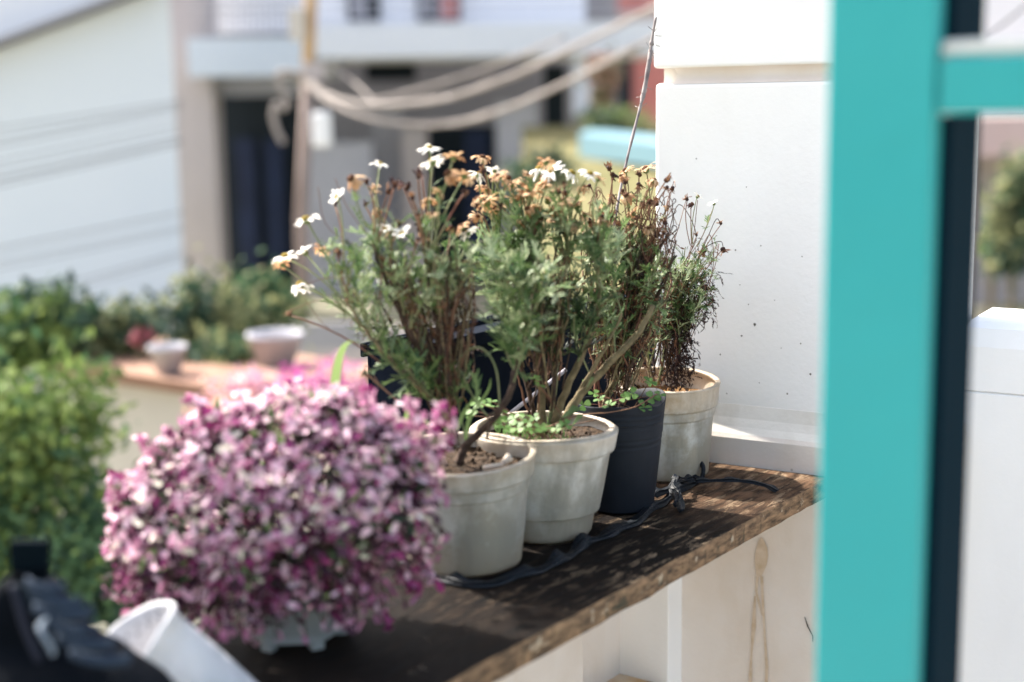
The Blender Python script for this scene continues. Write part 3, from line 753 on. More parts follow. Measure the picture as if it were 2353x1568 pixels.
for (x, y, dx, dy, s_) in [(1310, 985, 30, -30, .02), (1290, 960, 45, -20, .02), (1270, 985, -50, 10, .02), (1345, 900, 20, -30, .02)]:
    p = at(x, y, Y2 - .05); q = at(x + dx, y + dy, Y2 - .06); mid = (p + q) / 2 + Z * .004
    mbl.strip([p, mid, q], [(Uy + Rx * .3).normalized()] * 3, [.001, .006, .0008])
mbl.build('broad_leaf', M['leaf'], P2_)

# ---- plant 3 (half dried)
Cc = Plant(P3_); Y3 = b3.y
Cc.stem([(1388, 960, Y3), (1405, 880, Y3), (1440, 790, Y3), (1450, 680, Y3), (1445, 560, Y3), (1440, 470, Y3)], .0042, .0012, 1, .002)
Cc.stem([(1400, 960, Y3), (1398, 860, Y3 + .01), (1385, 740, Y3 + .01), (1390, 620, Y3 + .01), (1395, 520, Y3 + .01)], .0032, .0012, 2, .002)
Cc.stem([(1420, 950, Y3 + .02), (1450, 850, Y3 + .03), (1475, 760, Y3 + .03), (1490, 640, Y3 + .03), (1500, 520, Y3 + .03)], .0030, .0012, 2, .002)
Cc.stem([(1380, 955, Y3), (1365, 850, Y3 + .02), (1345, 740, Y3 + .02), (1340, 620, Y3 + .02)], .0026, .0010, 3, .002)
crown(Cc, [(1330, 500), (1480, 520), (1560, 570), (1560, 700), (1480, 760), (1380, 760), (1340, 640)], Y3 - .01, .07, 58, leafy=.85, L=.028, dry=.25)
crown(Cc, [(1360, 660), (1500, 660), (1500, 820), (1420, 860), (1370, 820)], Y3 + .01, .05, 34, leafy=1.1, L=.024, dry=.97)
crown(Cc, [(1380, 470), (1500, 450), (1550, 520), (1530, 620), (1400, 620)], Y3 + .01, .04, 46, leafy=.8, L=.022, dry=.93, m=3)
thicket(Cc, (1340, 1560, 520, 720), (1410, 930), Y3, 80, dry=9)
FL3 = [(1400, 387, 'b', 1.0), (1408, 402, 'k', 1.0), (1439, 450, 't', 1.2), (1437, 392, 't', 1.0), (1437, 418, 'b', .9), (1484, 390, 't', 1.3), (1470, 402, 'b', .8), (1468, 425, 'b', .9), (1352, 508, 'b', 1.2), (1365, 520, 'b', 1.1), (1390, 480, 'b', 1.0), (1508, 468, 'b', 1.0), (1375, 555, 'b', 1.0), (1528, 512, 'b', .9), (1420, 520, 'b', 1.0), (1460, 500, 'b', .9), (1350, 555, 'k', 1.1), (1392, 540, 'k', 1.0), (1510, 540, 'b', 1.1), (1498, 560, 'b', 1.0)]
FL3 += [(U(1330, 1540), U(400, 540), random.choice('tbb'), U(.6, 1.0)) for _ in range(26)]
flowers(Cc, FL3, Y3, .04, 1, .0008)
for i in range(70):   # curly wiry dead stalks
    x, y = U(1340, 1550), U(430, 560); p = at(x, y, Y3 + U(-.04, .05)); q = p - Z * U(.02, .055) + rdir() * .012
    k = [q, q.lerp(p, .5) + rdir() * .006, p, p + V((U(-.006, .006), 0, -.003)), p + V((U(-.01, .01), 0, -.012))]
    Cc.st.tube(flow(k, 4), .0006, 4, 3 if rnd() < .6 else 2)
Cc.done()
clovers(P3_, [(1275, 985, 1.64), (1365, 905, 1.7), (1378, 918, 1.7), (1436, 915, 1.7), (1452, 905, 1.7), (1480, 935, 1.71), (1500, 915, 1.72), (1515, 908, 1.72), (1400, 930, 1.7), (1492, 878, 1.74), (1340, 930, 1.7), (1350, 880, 1.7)], b3 + Z * h3 * .88, r=.0082)
mb = MB(); mb.tube(flow([at(1250, 985, 1.60), at(1330, 955, 1.66), at(1400, 948, 1.69), at(1460, 935, 1.70), at(1510, 905, 1.72)]), .0008, 5); mb.build('runner', M['stem_red'], P3_)

# ---- plant 4 (withered, by the pillar)
Dd = Plant(P4_); Y4 = b4.y
Dd.stem([(1498, 890, Y4), (1488, 820, Y4), (1478, 740, Y4), (1500, 660, Y4), (1530, 590, Y4)], .0030, .0012, 1, .001)
Dd.stem([(1505, 892, Y4 - .01), (1492, 840, Y4 - .01), (1470, 760, Y4)], .0026, .0015, 1, .001)
Dd.stem([(1512, 885, Y4), (1530, 800, Y4), (1542, 740, Y4), (1570, 660, Y4), (1590, 600, Y4)], .0025, .0010, 0, .001)
Dd.stem([(1555, 890, Y4), (1560, 820, Y4), (1572, 770, Y4)], .0020, .0008, 2, .001)
crown(Dd, [(1490, 590), (1570, 560), (1640, 600), (1640, 680), (1590, 740), (1530, 760), (1500, 700)], Y4 - .02, .05, 58, leafy=.75, L=.027, dry=.2)
crown(Dd, [(1530, 600), (1590, 600), (1640, 640), (1600, 700)], Y4 - .02, .04, 24, leafy=.6, L=.022, dry=.5)
for i in range(430):   # black shrivelled clump over the rim
    x, y = random.gauss(1562, 18), U(700, 880)
    if not 1522 < x < 1596: continue
    crinkle(Dd.dr, at(x, y, Y4 + U(-.03, .03)), U(.012, .026), 1, .0015, .7)
for i in range(90):
    crinkle(Dd.dr, at(random.gauss(1616, 12), U(620, 740), Y4 + U(-.02, .02)), U(.012, .026), 1, .0013, .9)
for i in range(60):
    crinkle(Dd.dr, at(U(1440, 1520), U(820, 880), Y4 + U(-.05, .01)), U(.008, .018), 1 if rnd() < .5 else 0, .0008, .7)
for i in range(60):
    crinkle(Dd.dr, at(U(1590, 1650), U(540, 720), Y4 + U(-.03, .02)), U(.012, .028), 1 if rnd() < .6 else 0, .0008, .8)
for i in range(16):
    Dd.shoot(at(U(1530, 1570), U(620, 700), Y4), at(U(1600, 1655), U(545, 690), Y4 + U(-.05, .02)), leafy=.5, L=.022, r=.0008, dry=.3)
wires = [[(1575, 600), (1600, 540), (1560, 470), (1530, 560)], [(1530, 610), (1560, 520), (1577, 460), (1590, 452)], [(1560, 640), (1590, 560), (1603, 460)], [(1560, 620), (1610, 550), (1640, 475)], [(1590, 620), (1620, 560), (1645, 505), (1656, 515)],
         [(1570, 620), (1620, 570), (1655, 555), (1662, 570)], [(1600, 700), (1640, 620), (1652, 560)], [(1500, 560), (1535, 470), (1548, 418), (1552, 430)], [(1560, 660), (1612, 640), (1625, 700), (1640, 690)], [(1530, 820), (1570, 795), (1600, 740), (1588, 780)], [(1600, 600), (1630, 540), (1640, 600), (1625, 680)]]
for w_ in wires: Dd.st.tube(flow([at(x, y, Y4 + U(-.03, .01)) for x, y in w_], 6), .0006, 4, 3 if rnd() < .6 else 2)
thicket(Dd, (1490, 1600, 600, 740), (1525, 880), Y4, 34, dry=8, mats=(2, 3, 2))
FL4 = [(1545, 433, 'b', .9), (1603, 452, 'w', .75), (1640, 468, 'w', .75), (1656, 513, 'b', .7), (1662, 575, 'b', 1.2), (1617, 578, 'b', 1.1), (1578, 458, 'b', .8), (1590, 470, 'k', .9), (1586, 782, 'k', .8), (1553, 772, 'k', .6), (1600, 540, 'b', .6), (1638, 690, 'k', .7)]
flowers(Dd, FL4, Y4 - .01, .015, 0, .0006, 1.05)
Dd.done()
clovers(P4_, [(1497, 880, Y4 - .07)], b4 + Z * h4 * .8 + V((-.02, -.04, 0)))

# ------------------------------------------------------------------ pink mound in its hexagonal pot
bh = onz(681, 1458); bh.z = 0
PH = thing('potted_flowers', 'dense pink and white flower mound spilling over a grey hexagonal pot', 'potted plant', bh)
mb = MB()
def hexring(r, z, rot=.06): return [bh + V((r * math.cos(rot + k * math.pi / 3), r * math.sin(rot + k * math.pi / 3), z)) for k in range(6)]
rh = 128 * ppm(bh.y)
prof = [(.001, .008), (rh * .94, .008), (rh * .95, .010), (rh * 1.10, .028), (rh * 1.32, .060), (rh * 1.42, .078), (rh * 1.48, .079), (rh * 1.48, .085), (rh * 1.36, .085), (rh * 1.25, .06)]
vs = [];
for r, z in prof: vs += hexring(r, z)
mb.add(vs, [(i * 6 + k, i * 6 + (k + 1) % 6, (i + 1) * 6 + (k + 1) % 6, (i + 1) * 6 + k) for i in range(len(prof) - 1) for k in range(6)])
for r, z, in ((rh * .90, .014),):
    A_, B_ = hexring(r, .010), hexring(r, .018); A2, B2 = hexring(r * .97, .010), hexring(r * .97, .018)
mb.build('pot', M['hex'], PH, origin=bh, bevel=.0015)
for k in range(6):
    mb = MB(); p = hexring(rh * .86, .0035)[k]; d = (p - bh); d.z = 0; d.normalize(); s_ = Z.cross(d); mb.box(p, d * .005, s_ * .006, Z * .0035); mb.build('foot', M['hex'], PH)
# rim band of the saucer-like base
mb = MB(); P_, Q_ = hexring(rh * 1.0, .007), hexring(rh * 1.0, .013); O_, I_ = hexring(rh * .90, .0068), hexring(rh * .94, .0135)
for k in range(6):
    j = (k + 1) % 6
    mb.add([P_[k], P_[j], Q_[j], Q_[k]], [(0, 1, 2, 3)]); mb.add([Q_[k], Q_[j], I_[j], I_[k]], [(0, 1, 2, 3)]); mb.add([P_[k], P_[j], O_[j], O_[k]], [(3, 2, 1, 0)])
mb.build('base_band', M['hex'], PH)
ctr = at(638, 1172, bh.y - .01); RX, RZ = 380 * ppm(bh.y), 284 * ppm(bh.y)
fl = MB(); lf = MB()
def surf(th_, ph_):
    """lumpy egg outline"""
    d = V((math.cos(th_) * math.cos(ph_), math.sin(th_) * math.cos(ph_), math.sin(ph_)))
    lump = 1 + .07 * noise.noise(d * 2.3 + V((4, 1, 0))) + .09 * noise.noise(d * 6) + .05 * noise.noise(d * 14)
    zz = RZ * (1.0 if d.z > 0 else .80)
    tilt = .14 * d.x * RX
    return ctr + V((d.x * RX, d.y * RX * .72, d.z * zz + tilt)) * lump, d
def petal(mb, p, nrm, r, m):
    a = nrm.orthogonal().normalized(); b = nrm.cross(a); t = U(0, 6.28); u = a * math.cos(t) + b * math.sin(t); w = nrm.cross(u)
    L_, W_ = r * U(.9, 1.5), r * U(.45, .75); cup = nrm * r * U(.1, .35)
    vs = [p - u * L_ + cup, p - u * L_ * .5 + w * W_ * .8 + cup * .4, p + u * L_ * .4 + w * W_ + cup * .4, p + u * L_ + cup * .9, p + u * L_ * .4 - w * W_ + cup * .4, p - u * L_ * .5 - w * W_ * .8 + cup * .4, p]
    mb.add(vs, [(6, 0, 1), (6, 1, 2), (6, 2, 3), (6, 3, 4), (6, 4, 5), (6, 5, 0)], m, True)
random.seed(21)
nC = 3500
for i in range(nC):
    zc = U(-.95, 1); ph_ = math.asin(zc); th_ = U(0, 6.28)
    p, d = surf(th_, ph_)
    nn = noise.noise(d * 9 + V((7, 3, 1)))
    if nn < (-.08 if zc < .35 else -.22) and rnd() < .85: continue
    if zc < -.15 and rnd() < .45: continue
    if zc < -.62 and rnd() < .6: continue
    if noise.noise(d * 3.1 + V((2, 2, 8))) < -.25 and zc < .35 and rnd() < .7: continue
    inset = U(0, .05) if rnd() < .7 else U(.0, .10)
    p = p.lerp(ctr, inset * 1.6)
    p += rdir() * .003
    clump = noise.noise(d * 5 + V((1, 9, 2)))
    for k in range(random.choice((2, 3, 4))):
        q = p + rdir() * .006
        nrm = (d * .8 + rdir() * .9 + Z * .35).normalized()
        r_ = rnd() + clump * .5 - inset * 4 + (.15 if d.z > 0 else -.05)  # paler on top, darker deeper in: sun and shade put into the colour
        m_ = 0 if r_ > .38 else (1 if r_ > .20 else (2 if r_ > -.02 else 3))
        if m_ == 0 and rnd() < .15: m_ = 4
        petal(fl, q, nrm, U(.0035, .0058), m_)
# spikes sticking out / hanging
def spike(p0, p1, n, m0=(0, 1, 2)):
    pts = curve(p0, p1, rdir() * .01, 8); lf.tube(pts, .0009, 4, 1)
    for i in range(n):
        q = pts[min(8, int(9 * (i + .5) / n))] + rdir() * .005; petal(fl, q, rdir(), U(.0038, .006), random.choice(m0))
Yh = bh.y
for a_, b_ in [((520, 1030), (430, 915)), ((540, 1000), (480, 950)), ((400, 1080), (380, 980)), ((360, 1040), (330, 1010)), ((300, 1220), (250, 1120)), ((280, 1150), (262, 1090)), ((850, 960), (840, 890)), ((960, 980), (940, 925)), ((1000, 990), (1010, 930)), ((1010, 1050), (1040, 960)), ((300, 1260), (240, 1245)), ((320, 1280), (270, 1330)),
               ((350, 1290), (285, 1345)), ((420, 1330), (400, 1420)), ((460, 1340), (440, 1450)), ((500, 1340), (480, 1430)), ((700, 1360), (690, 1460)), ((560, 1350), (590, 1470)), ((850, 1360), (900, 1440)), ((920, 1330), (960, 1370)), ((950, 1280), (1000, 1340)), ((760, 1390), (800, 1440)), ((560, 1330), (520, 1420))]:
    spike(at(*a_, Yh - .01), at(*b_, Yh - .03), 26)
for i in range(130):   # drooping inflorescences round the skirt
    th_ = U(math.pi * .95, math.pi * 2.05); p, d = surf(th_, U(-.9, -.1)); spike(p.lerp(ctr, .15), p + V((d.x, d.y, 0)) * .008 - Z * U(.02, .045), 7, (0, 1, 1, 2, 3, 3))
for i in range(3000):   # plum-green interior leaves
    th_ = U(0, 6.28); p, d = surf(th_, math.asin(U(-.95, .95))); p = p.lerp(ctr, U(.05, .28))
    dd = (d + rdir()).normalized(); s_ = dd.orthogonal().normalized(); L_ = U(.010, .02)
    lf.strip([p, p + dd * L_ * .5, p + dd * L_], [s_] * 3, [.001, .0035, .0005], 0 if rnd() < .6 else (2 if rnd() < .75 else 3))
# dark woody heart so that light does not leak through the mound
for i in range(60):
    th_ = U(0, 6.28); p, d = surf(th_, math.asin(U(-.9, .9))); lf.tube(curve(bh + Z * .07, p.lerp(ctr, .2), rdir() * .02, 5), .0012, 4, 1)
lf.blob(ctr, 1.0, 0, 20, 12) if False else None
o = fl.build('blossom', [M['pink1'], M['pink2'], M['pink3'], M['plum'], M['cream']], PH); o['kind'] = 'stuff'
lf.build('foliage', [M['plum'], M['bark_dark'], M['leaf_dark'], M['leaf']], PH)
# green clump in front
mb = MB()
mb.lathe([(rh * 1.2 * f, .072) for f in (1, .7, .4, .02)], 18, 0, lambda p, a, r, z: p + bh); mb.build('soil', M['soil'], PH)

# ------------------------------------------------------------------ white cup, black bag
cb = at(452, 1650, 1.135); ct = at(306, 1436, 1.13)
Lc = .15; ax = ((Uy * .78 - Rx * .68).normalized() * .93 - Fw * .50).normalized(); cb = at(302, 1474, 1.13) - ax * Lc
MC = Matrix.Translation(cb) @ ax.to_track_quat('Z', 'Y').to_matrix().to_4x4()
CU = thing('plastic_cup', 'empty white thin plastic pot leaning beside the pink flowers', 'plastic cup', cb)
mb = MB(); R_ = .037
prof = [(.001, .002), (R_ * .92, 0), (R_ * .95, .003)] + [(R_ * (1.02 - .01 * f), Lc * f) for f in (.2, .4, .6, .8, .96)] + [(R_ * 1.08, Lc * .965), (R_ * 1.10, Lc * .985), (R_ * 1.07, Lc), (R_ * 1.0, Lc * .99), (R_ * .98, Lc * .8), (R_ * .95, Lc * .4), (R_ * .9, .01), (.001, .01)]
def fc(p, a, r, z):
    w = 1 + .07 * noise.noise(V((math.cos(a) * 1.4, math.sin(a) * 1.4, z * 30)))
    return MC @ V((p.x * w, p.y * w * (1 + .12 * z / Lc), z + .005 * math.sin(2 * a + .8) * z / Lc))
mb.lathe(prof, 48, 0, fc); mb.build('cup_body', M['cup'], CU)
mb = MB()
for row in range(2):
    for k in range(20):
        a_ = k * 2 * math.pi / 20 + row * .15; z_ = Lc * (.93 - row * .045); r_ = R_ * .972
        c_ = V((r_ * math.cos(a_), r_ * math.sin(a_) * 1.1, z_)); ta = V((-math.sin(a_), math.cos(a_), 0)); 
        mb.add([MC @ (c_ + ta * .0022 * math.cos(q) + Z * .0020 * math.sin(q) - V((math.cos(a_), math.sin(a_), 0)) * .0006) for q in [j * math.pi / 4 for j in range(8)]], [tuple(range(8))])
mb.build('drain_hole', mat('shadowed_hole', (.34, .35, .38), .8), CU)
mb = MB()
p = MC @ V((-R_ * 1.0, 0, Lc * .97)); q0 = at(205, 1440, 1.2); mb.box(at(222, 1452, 1.2), Rx * .009, Uy * .007, Fw * .001); mb.build('lid_tab', mat('yellow_lit_tab', (.75, .7, .5), .5), CU, bevel=.0008)  # pale yellow puts the light on the tab into its colour

SH = thing('shoe', 'dark laced shoe with a raised tongue, blurred in the lower left corner', 'shoe', V((at(120, 1568, 1.08).x, 1.08, 0)))
Yb = 1.06; n = 40
key = [(1312, 24, 112), (1330, 14, 116), (1348, -12, 124), (1366, -30, 138), (1400, -60, 166), (1430, -72, 196), (1450, -80, 214), (1470, -90, 244), (1500, -100, 290), (1530, -110, 335), (1570, -120, 392), (1620, -120, 440), (1720, -120, 470)]
vs = []; mb = MB()
for i, (y, xl, xr) in enumerate(key):
    c_ = at((xl + xr) / 2, y, Yb + .002 * i - (.0 if i < 8 else .006 * (i - 7))); rr = (xr - xl) / 2 * ppm(Yb)
    for k in range(n):
        a_ = 2 * math.pi * k / n; cx, sx = math.cos(a_), math.sin(a_); q = (abs(cx) ** 2.5 + abs(sx) ** 2.5) ** (-1 / 2.5)
        w = 1 + .03 * noise.noise(V((cx * 2, sx * 2, i * .7)))
        vs.append(c_ + V((cx * q * rr * w, sx * q * min(rr * .6, .045) * w, .004 * noise.noise(V((cx * 3, sx * 3, i))))))
fs = [(i * n + k, i * n + (k + 1) % n, (i + 1) * n + (k + 1) % n, (i + 1) * n + k) for i in range(len(key) - 1) for k in range(n)] + [tuple(range(n))]
mb.add(vs, fs, 0, True); mb.build('upper', [M['bag']], SH)
mb = MB(); g = []
for i, (y, x0, x1, dy) in enumerate([(1245, 24, 104, 0), (1250, 19, 109, 0), (1290, 20, 109, 0), (1320, 24, 110, 0), (1350, 30, 120, -.016), (1400, 40, 140, -.022)]):
    a_, b_ = at(x0, y, Yb + dy), at(x1, y, Yb + dy); g.append((a_, b_))
for i in range(len(g) - 1):
    (a, b), (c, d) = g[i], g[i + 1]; t_ = V((0, .009, 0))
    mb.add([a, b, d, c, a + t_, b + t_, d + t_, c + t_], [(0, 3, 2, 1), (4, 5, 6, 7), (0, 4, 7, 3), (1, 2, 6, 5)] + ([(0, 1, 5, 4)] if i == 0 else []))
mb.build('tongue', mat('dark_padding', (.003, .007, .010), .9, spec=.05), SH, bevel=.002)
lace = mat('navy_lace', (.02, .035, .06), .8, bump=.4, bscale=300)
for (x0, y0, x1, y1) in [(62, 1338, 150, 1350), (70, 1362, 190, 1385), (78, 1398, 214, 1405), (100, 1425, 226, 1448), (130, 1462, 262, 1478), (160, 1500, 300, 1515)]:
    mb = MB(); p0, p1 = at(x0, y0, 1.015), at(x1, y1, 1.02); m_ = (p0 + p1) / 2 - V((0, .010, .004))
    P_ = curve(p0, p1, m_ - (p0 + p1) / 2, 8); mb.strip(P_, [Uy] * 9, [.0042] * 9, 0, True); mb.strip([p + V((0, .0012, 0)) for p in P_], [Uy] * 9, [.0042] * 9, 0, True)
    o = mb.build('lace', lace, SH); so = o.modifiers.new('s', 'SOLIDIFY'); so.thickness = .0015
mb = MB(); mb.tube(flow([at(105, 1425, 1.0), at(92, 1440, .99), at(100, 1460, .985), at(118, 1490, .985), at(122, 1505, .985)], 5), .0022, 6); mb.build('lace', mat('pale_lace_end', (.18, .22, .27), .7), SH)
mb = MB()
for px in ([(118, 1330), (150, 1372), (190, 1420), (222, 1465), (270, 1520)], [(30, 1345), (45, 1400), (60, 1450), (90, 1520)]): mb.tube(flow([at(x, y, 1.018) for x, y in px], 4), .0032, 6)
mb.build('eyelet_edge', M['bag_blue'], SH)

# ------------------------------------------------------------------ trough, stick, strap, cord
TR = thing('planter_trough', 'long dark navy plastic planter box standing behind the row of pots', 'planter box', pl(.3, .46, -.03))
sT = .37
q1 = onpl(1508, 850, pl(0, sT), NL); q0 = onpl(935, 840, pl(0, sT), NL); t1, t0 = (q1 - E0).dot(D), (q0 - E0).dot(D)
zt = onpl(1150, 752, pl(0, sT), NL).z
print('trough', t0, t1, zt)
wbox('back_ledge', t0 - .01, t1 + .02, .302, sT + .08, -1.2, -.03, M['pillar_dirty_shade'], .003)
mb = MB()
for (a_, b_, c_, d_) in ((t0, t1, sT, sT + .006), (t0, t1, sT + .06, sT + .066), (t0, t0 + .006, sT + .0061, sT + .0599), (t1 - .006, t1, sT + .0061, sT + .0599)):
    mb.box(pl((a_ + b_) / 2, (c_ + d_) / 2, (zt - .03) / 2), D * ((b_ - a_) / 2), NL * ((d_ - c_) / 2), Z * ((zt + .03) / 2))
mb.box(pl((t0 + t1) / 2, sT + .033, -.024), D * ((t1 - t0) / 2 - .007), NL * .026, Z * .004)
mb.build('box_wall', M['trough'], TR, bevel=.002)
mb = MB()
for s_ in (sT - .004, sT + .070): mb.box(pl((t0 + t1) / 2, s_, zt - .008), D * ((t1 - t0) / 2 + .005), NL * .0035, Z * .009)
mb.build('rim_band', M['trough'], TR, bevel=.002)
mb = MB(); mb.box(pl((t0 + t1) / 2, sT + .033, zt - .012), D * ((t1 - t0) / 2 - .007), NL * .0265, Z * .006); mb.build('lid', M['trough'], TR)
mb = MB(); mb.tube([at(1150, 968, 1.80), at(1300, 850, 1.86)], .0030, 8); tag(mb.build('stick', mat('grey_stick', (.45, .43, .47), .5)), 'thin pale grey stick slanting behind the middle white pot', 'stick')

st = thing('strap', 'flat black plastic strap lying along the plank, knotted beside the last white pot', 'strap', onz(1590, 1110))
def ribbon(px, w, z0=.004, twist=0, name='strap_band', lift=None):
    pts = [onz(x, y, (lift[i] if lift else z0)) for i, (x, y) in enumerate(px)]; pts = flow(pts, 8); n = len(pts); mb = MB(); sd = []
    for i in range(n):
        t = (pts[min(i + 1, n - 1)] - pts[max(i - 1, 0)]).normalized(); s_ = t.cross(Z).normalized(); a = .35 + twist * math.sin(i * .55) + .3 * noise.noise(V((i * .3, 0, 0)))
        sd.append(s_ * math.cos(a) + t.cross(s_) * math.sin(a))
    w_ = [w * (1 + .25 * math.sin(i * .7)) for i in range(n)]
    pts = [p + Z * abs(s.z) * ww for p, s, ww in zip(pts, sd, w_)]
    mb.strip(pts, sd, w_, 0, True)
    mb.strip([p + Z * .0012 for p in pts], [(s + Z * .5).normalized() for s in sd], [v * .45 for v in w_], 0, True)
    o = mb.build(name, M['strap'], st); so = o.modifiers.new('s', 'SOLIDIFY'); so.thickness = .0009; return o
ribbon([(930, 1290), (1000, 1322), (1080, 1347), (1180, 1328), (1250, 1305), (1300, 1282), (1345, 1250), (1400, 1228), (1450, 1205), (1500, 1170), (1545, 1138), (1598, 1108)], .0075, .002, .35)
ribbon([(1500, 1142), (1540, 1124), (1580, 1108), (1605, 1100)], .0070, .006, .2)
ribbon([(1598, 1108), (1650, 1105), (1710, 1107), (1755, 1116), (1786, 1130)], .0042, .003, .1, 'strap_end', [.012, .014, .012, .007, .003])
ribbon([(1555, 1104), (1549, 1114), (1560, 1140), (1566, 1178)], .0045, .004, .4, 'strap_end', [.022, .022, .012, .004])
ribbon([(1548, 1104), (1545, 1125), (1553, 1150), (1556, 1166)], .0040, .004, .5, 'strap_end', [.022, .016, .010, .004])
ribbon([(1550, 1106), (1575, 1100), (1600, 1104)], .005, .012, .3, 'knot', [.022, .018, .010])
mb = MB(); Yk = onz(1600, 1105).y
mb.tube(flow([at(1598, 1110, Yk), at(1590, 1085, Yk), at(1604, 1062, Yk + .01), at(1616, 1075, Yk), at(1612, 1105, Yk - .005)], 6), .0034, 6); mb.build('knot', M['strap'], st)

mb = MB(); cpx = [(1507, 40, 1.97), (1497, 100, 1.97), (1492, 140, 1.96), (1480, 210, 1.95), (1460, 290, 1.93), (1440, 370, 1.91), (1425, 440, 1.89), (1412, 520, 1.87), (1400, 640, 1.86), (1395, 760, 1.84)]
pts = flow([at(*p) for p in cpx], 6); mb.tube(pts, [.0018 + .0012 * abs(noise.noise(V((i * .45, 0, 2)))) + (.0012 if 8 < i < 20 else 0) for i in range(len(pts))], 7)
for i in (6, 9, 12, 14, 18): mb.blob(pts[i], .0036, 0, 7, 4, 1.3)
for i in range(18):
    k = random.randrange(3, 22); mb.tube([pts[k], pts[k] + rdir() * .012], .0005, 4)
tag(mb.build('cord', M['cord']), 'frayed dark cord hanging down the left edge of the pillar', 'cord')

# ================================================================== far things
def fm(name, c, r=.8, **k): return mat(name, c, r, **k)
M['w_blue'] = fm('pale_blue_wall', (.60, .66, .72), col2=(.66, .70, .75), scale=.5)
M['w_conc'] = fm('pinkish_concrete', (.46, .41, .405), col2=(.40, .355, .35), scale=.8)
M['w_white'] = fm('house_white', (.80, .80, .82))
M['w_pale'] = fm('lavender_wall', (.50, .50, .55), col2=(.40, .395, .44), scale=.7)
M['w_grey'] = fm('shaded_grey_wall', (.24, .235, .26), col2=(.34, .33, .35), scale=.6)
M['navy'] = fm('navy_door', (.02, .035, .085), col2=(.01, .015, .035), scale=1.2)
M['dark'] = fm('dark_interior', (.006, .012, .018))
M['red'] = fm('red_wall', (.38, .12, .11), col2=(.5, .22, .2), scale=.8)
M['tan'] = fm('lit_pole_tan', (.55, .40, .24), col2=(.42, .28, .18), scale=2)
M['sky_roof'] = fm('light_blue_sheet', (.20, .34, .40), .5)
M['lawn'] = fm('dry_lawn', (.10, .10, .03), .9, col2=(.20, .17, .075), scale=1.2)
M['terra'] = fm('terracotta', (.24, .12, .085), col2=(.32, .20, .14), scale=3)
M['cream_w'] = fm('cream_wall', (.60, .56, .50), col2=(.5, .46, .42), scale=1.5)
def fbox(th, name, x0, y0, x1, y1, Y, dep, mt_, bevel=0):
    """upright block whose near face covers the given outline at depth Y and which runs dep metres back"""
    ym = (max(y0, -60) + min(y1, 720)) / 2; a = at(x0, y0, Y); b = at(x1, y1, Y); a.x = at(x0, ym, Y).x; b.x = at(x1, ym, Y).x; mb = MB()
    c = V(((a.x + b.x) / 2, Y + dep / 2, (a.z + b.z) / 2)); mb.box(c, V((abs(b.x - a.x) / 2, 0, 0)), V((0, dep / 2, 0)), V((0, 0, abs(a.z - b.z) / 2)))
    return mb.build(name, mt_, th, bevel=bevel)
G = -2.2
def base(x, Y): p = at(x, 500, Y); return V((p.x, Y, G))
HY = 20.0
H = thing('house', 'white house across the street with a balcony slab over dark doorways', 'house', base(950, HY))
def yg(Y): # picture row where the ground lies at depth Y
    return 784 + FPX * math.tan(math.atan((CAMH - G) / Y) - PITCH)
gy = yg(HY)
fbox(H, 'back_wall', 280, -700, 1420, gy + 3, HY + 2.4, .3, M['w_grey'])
fbox(H, 'upper_wall', 430, -700, 1345, 62, HY + .9, .25, M['w_white'])
fbox(H, 'balcony_slab', 725, 60, 1530, 122, HY - 1.0, 2.6, M['w_white'])
fbox(H, 'balcony_slab', 432, 88, 724, 172, HY - .9, 2.6, M['w_blue'])
fbox(H, 'concrete_pier', 395, -700, 492, gy + 3, HY - .4, .6, M['w_conc'])
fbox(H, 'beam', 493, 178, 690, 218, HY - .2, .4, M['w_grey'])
fbox(H, 'dark_opening_panel', 494, 219, 700, gy - 8, HY + 1.2, .1, M['dark'])  # near-black panels stand for the shade inside the openings
d_ = fbox(H, 'door', 545, 320, 590, gy - 60, HY + .9, .08, M['navy']); d_ = fbox(H, 'door', 612, 320, 655, gy - 60, HY + .85, .08, M['navy'])
fbox(H, 'wall_panel', 700, 330, 860, gy, HY + .5, .2, M['w_pale'])
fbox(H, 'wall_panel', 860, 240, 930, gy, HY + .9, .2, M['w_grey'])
fbox(H, 'wall_panel', 928, 300, 985, gy, HY + .6, .2, M['w_conc'])
fbox(H, 'wall_panel', 1142, 235, 1235, 410, HY + .4, .2, M['w_pale'])
fbox(H, 'dark_opening_panel', 986, 290, 1141, gy - 10, HY + 1.3, .1, M['dark'])
fbox(H, 'door', 1070, 300, 1125, gy - 40, HY + 1.0, .08, M['navy'])
fbox(H, 'dark_opening_panel', 840, 142, 955, 185, HY + 1.6, .1, M['dark'])
fbox(H, 'dark_opening_panel', 1250, 150, 1300, 300, HY + 1.2, .1, M['dark'])
fbox(H, 'column', 1318, 124, 1366, 262, HY - .8, .3, M['w_white'])
for x0, x1 in ((798, 872), (958, 1058), (445, 480)):
    w_ = fbox(H, 'window', x0, -250, x1, 46, HY + .82, .07, M['dark'])
    fr = fbox(w_, 'curtain', x0 + 8, -240, x0 + 30, 40, HY + .78, .03, M['w_grey'])
    fbox(w_, 'mullion', (x0 + x1) / 2 - 4, -250, (x0 + x1) / 2 + 4, 46, HY + .76, .03, M['w_pale'])
fbox(H, 'curtain', 1012, -200, 1052, 44, HY + .70, .04, M['red'])
mb = MB()
for y in (8, 26, 44): mb.tube([at(440, y, HY - .85), at(720, y - 4, HY - .85)], .012, 6)
for x in range(450, 720, 14): mb.tube([at(x, -40, HY - .85), at(x, 86, HY - .85)], .008, 5)
mb.build('railing', M['w_grey'], H)
mb = MB()
for y in (-10, 12, 34): mb.tube([at(735, y, HY - .95), at(1500, y - 6, HY - .95)], .010, 6)
mb.build('railing', M['w_pale'], H)
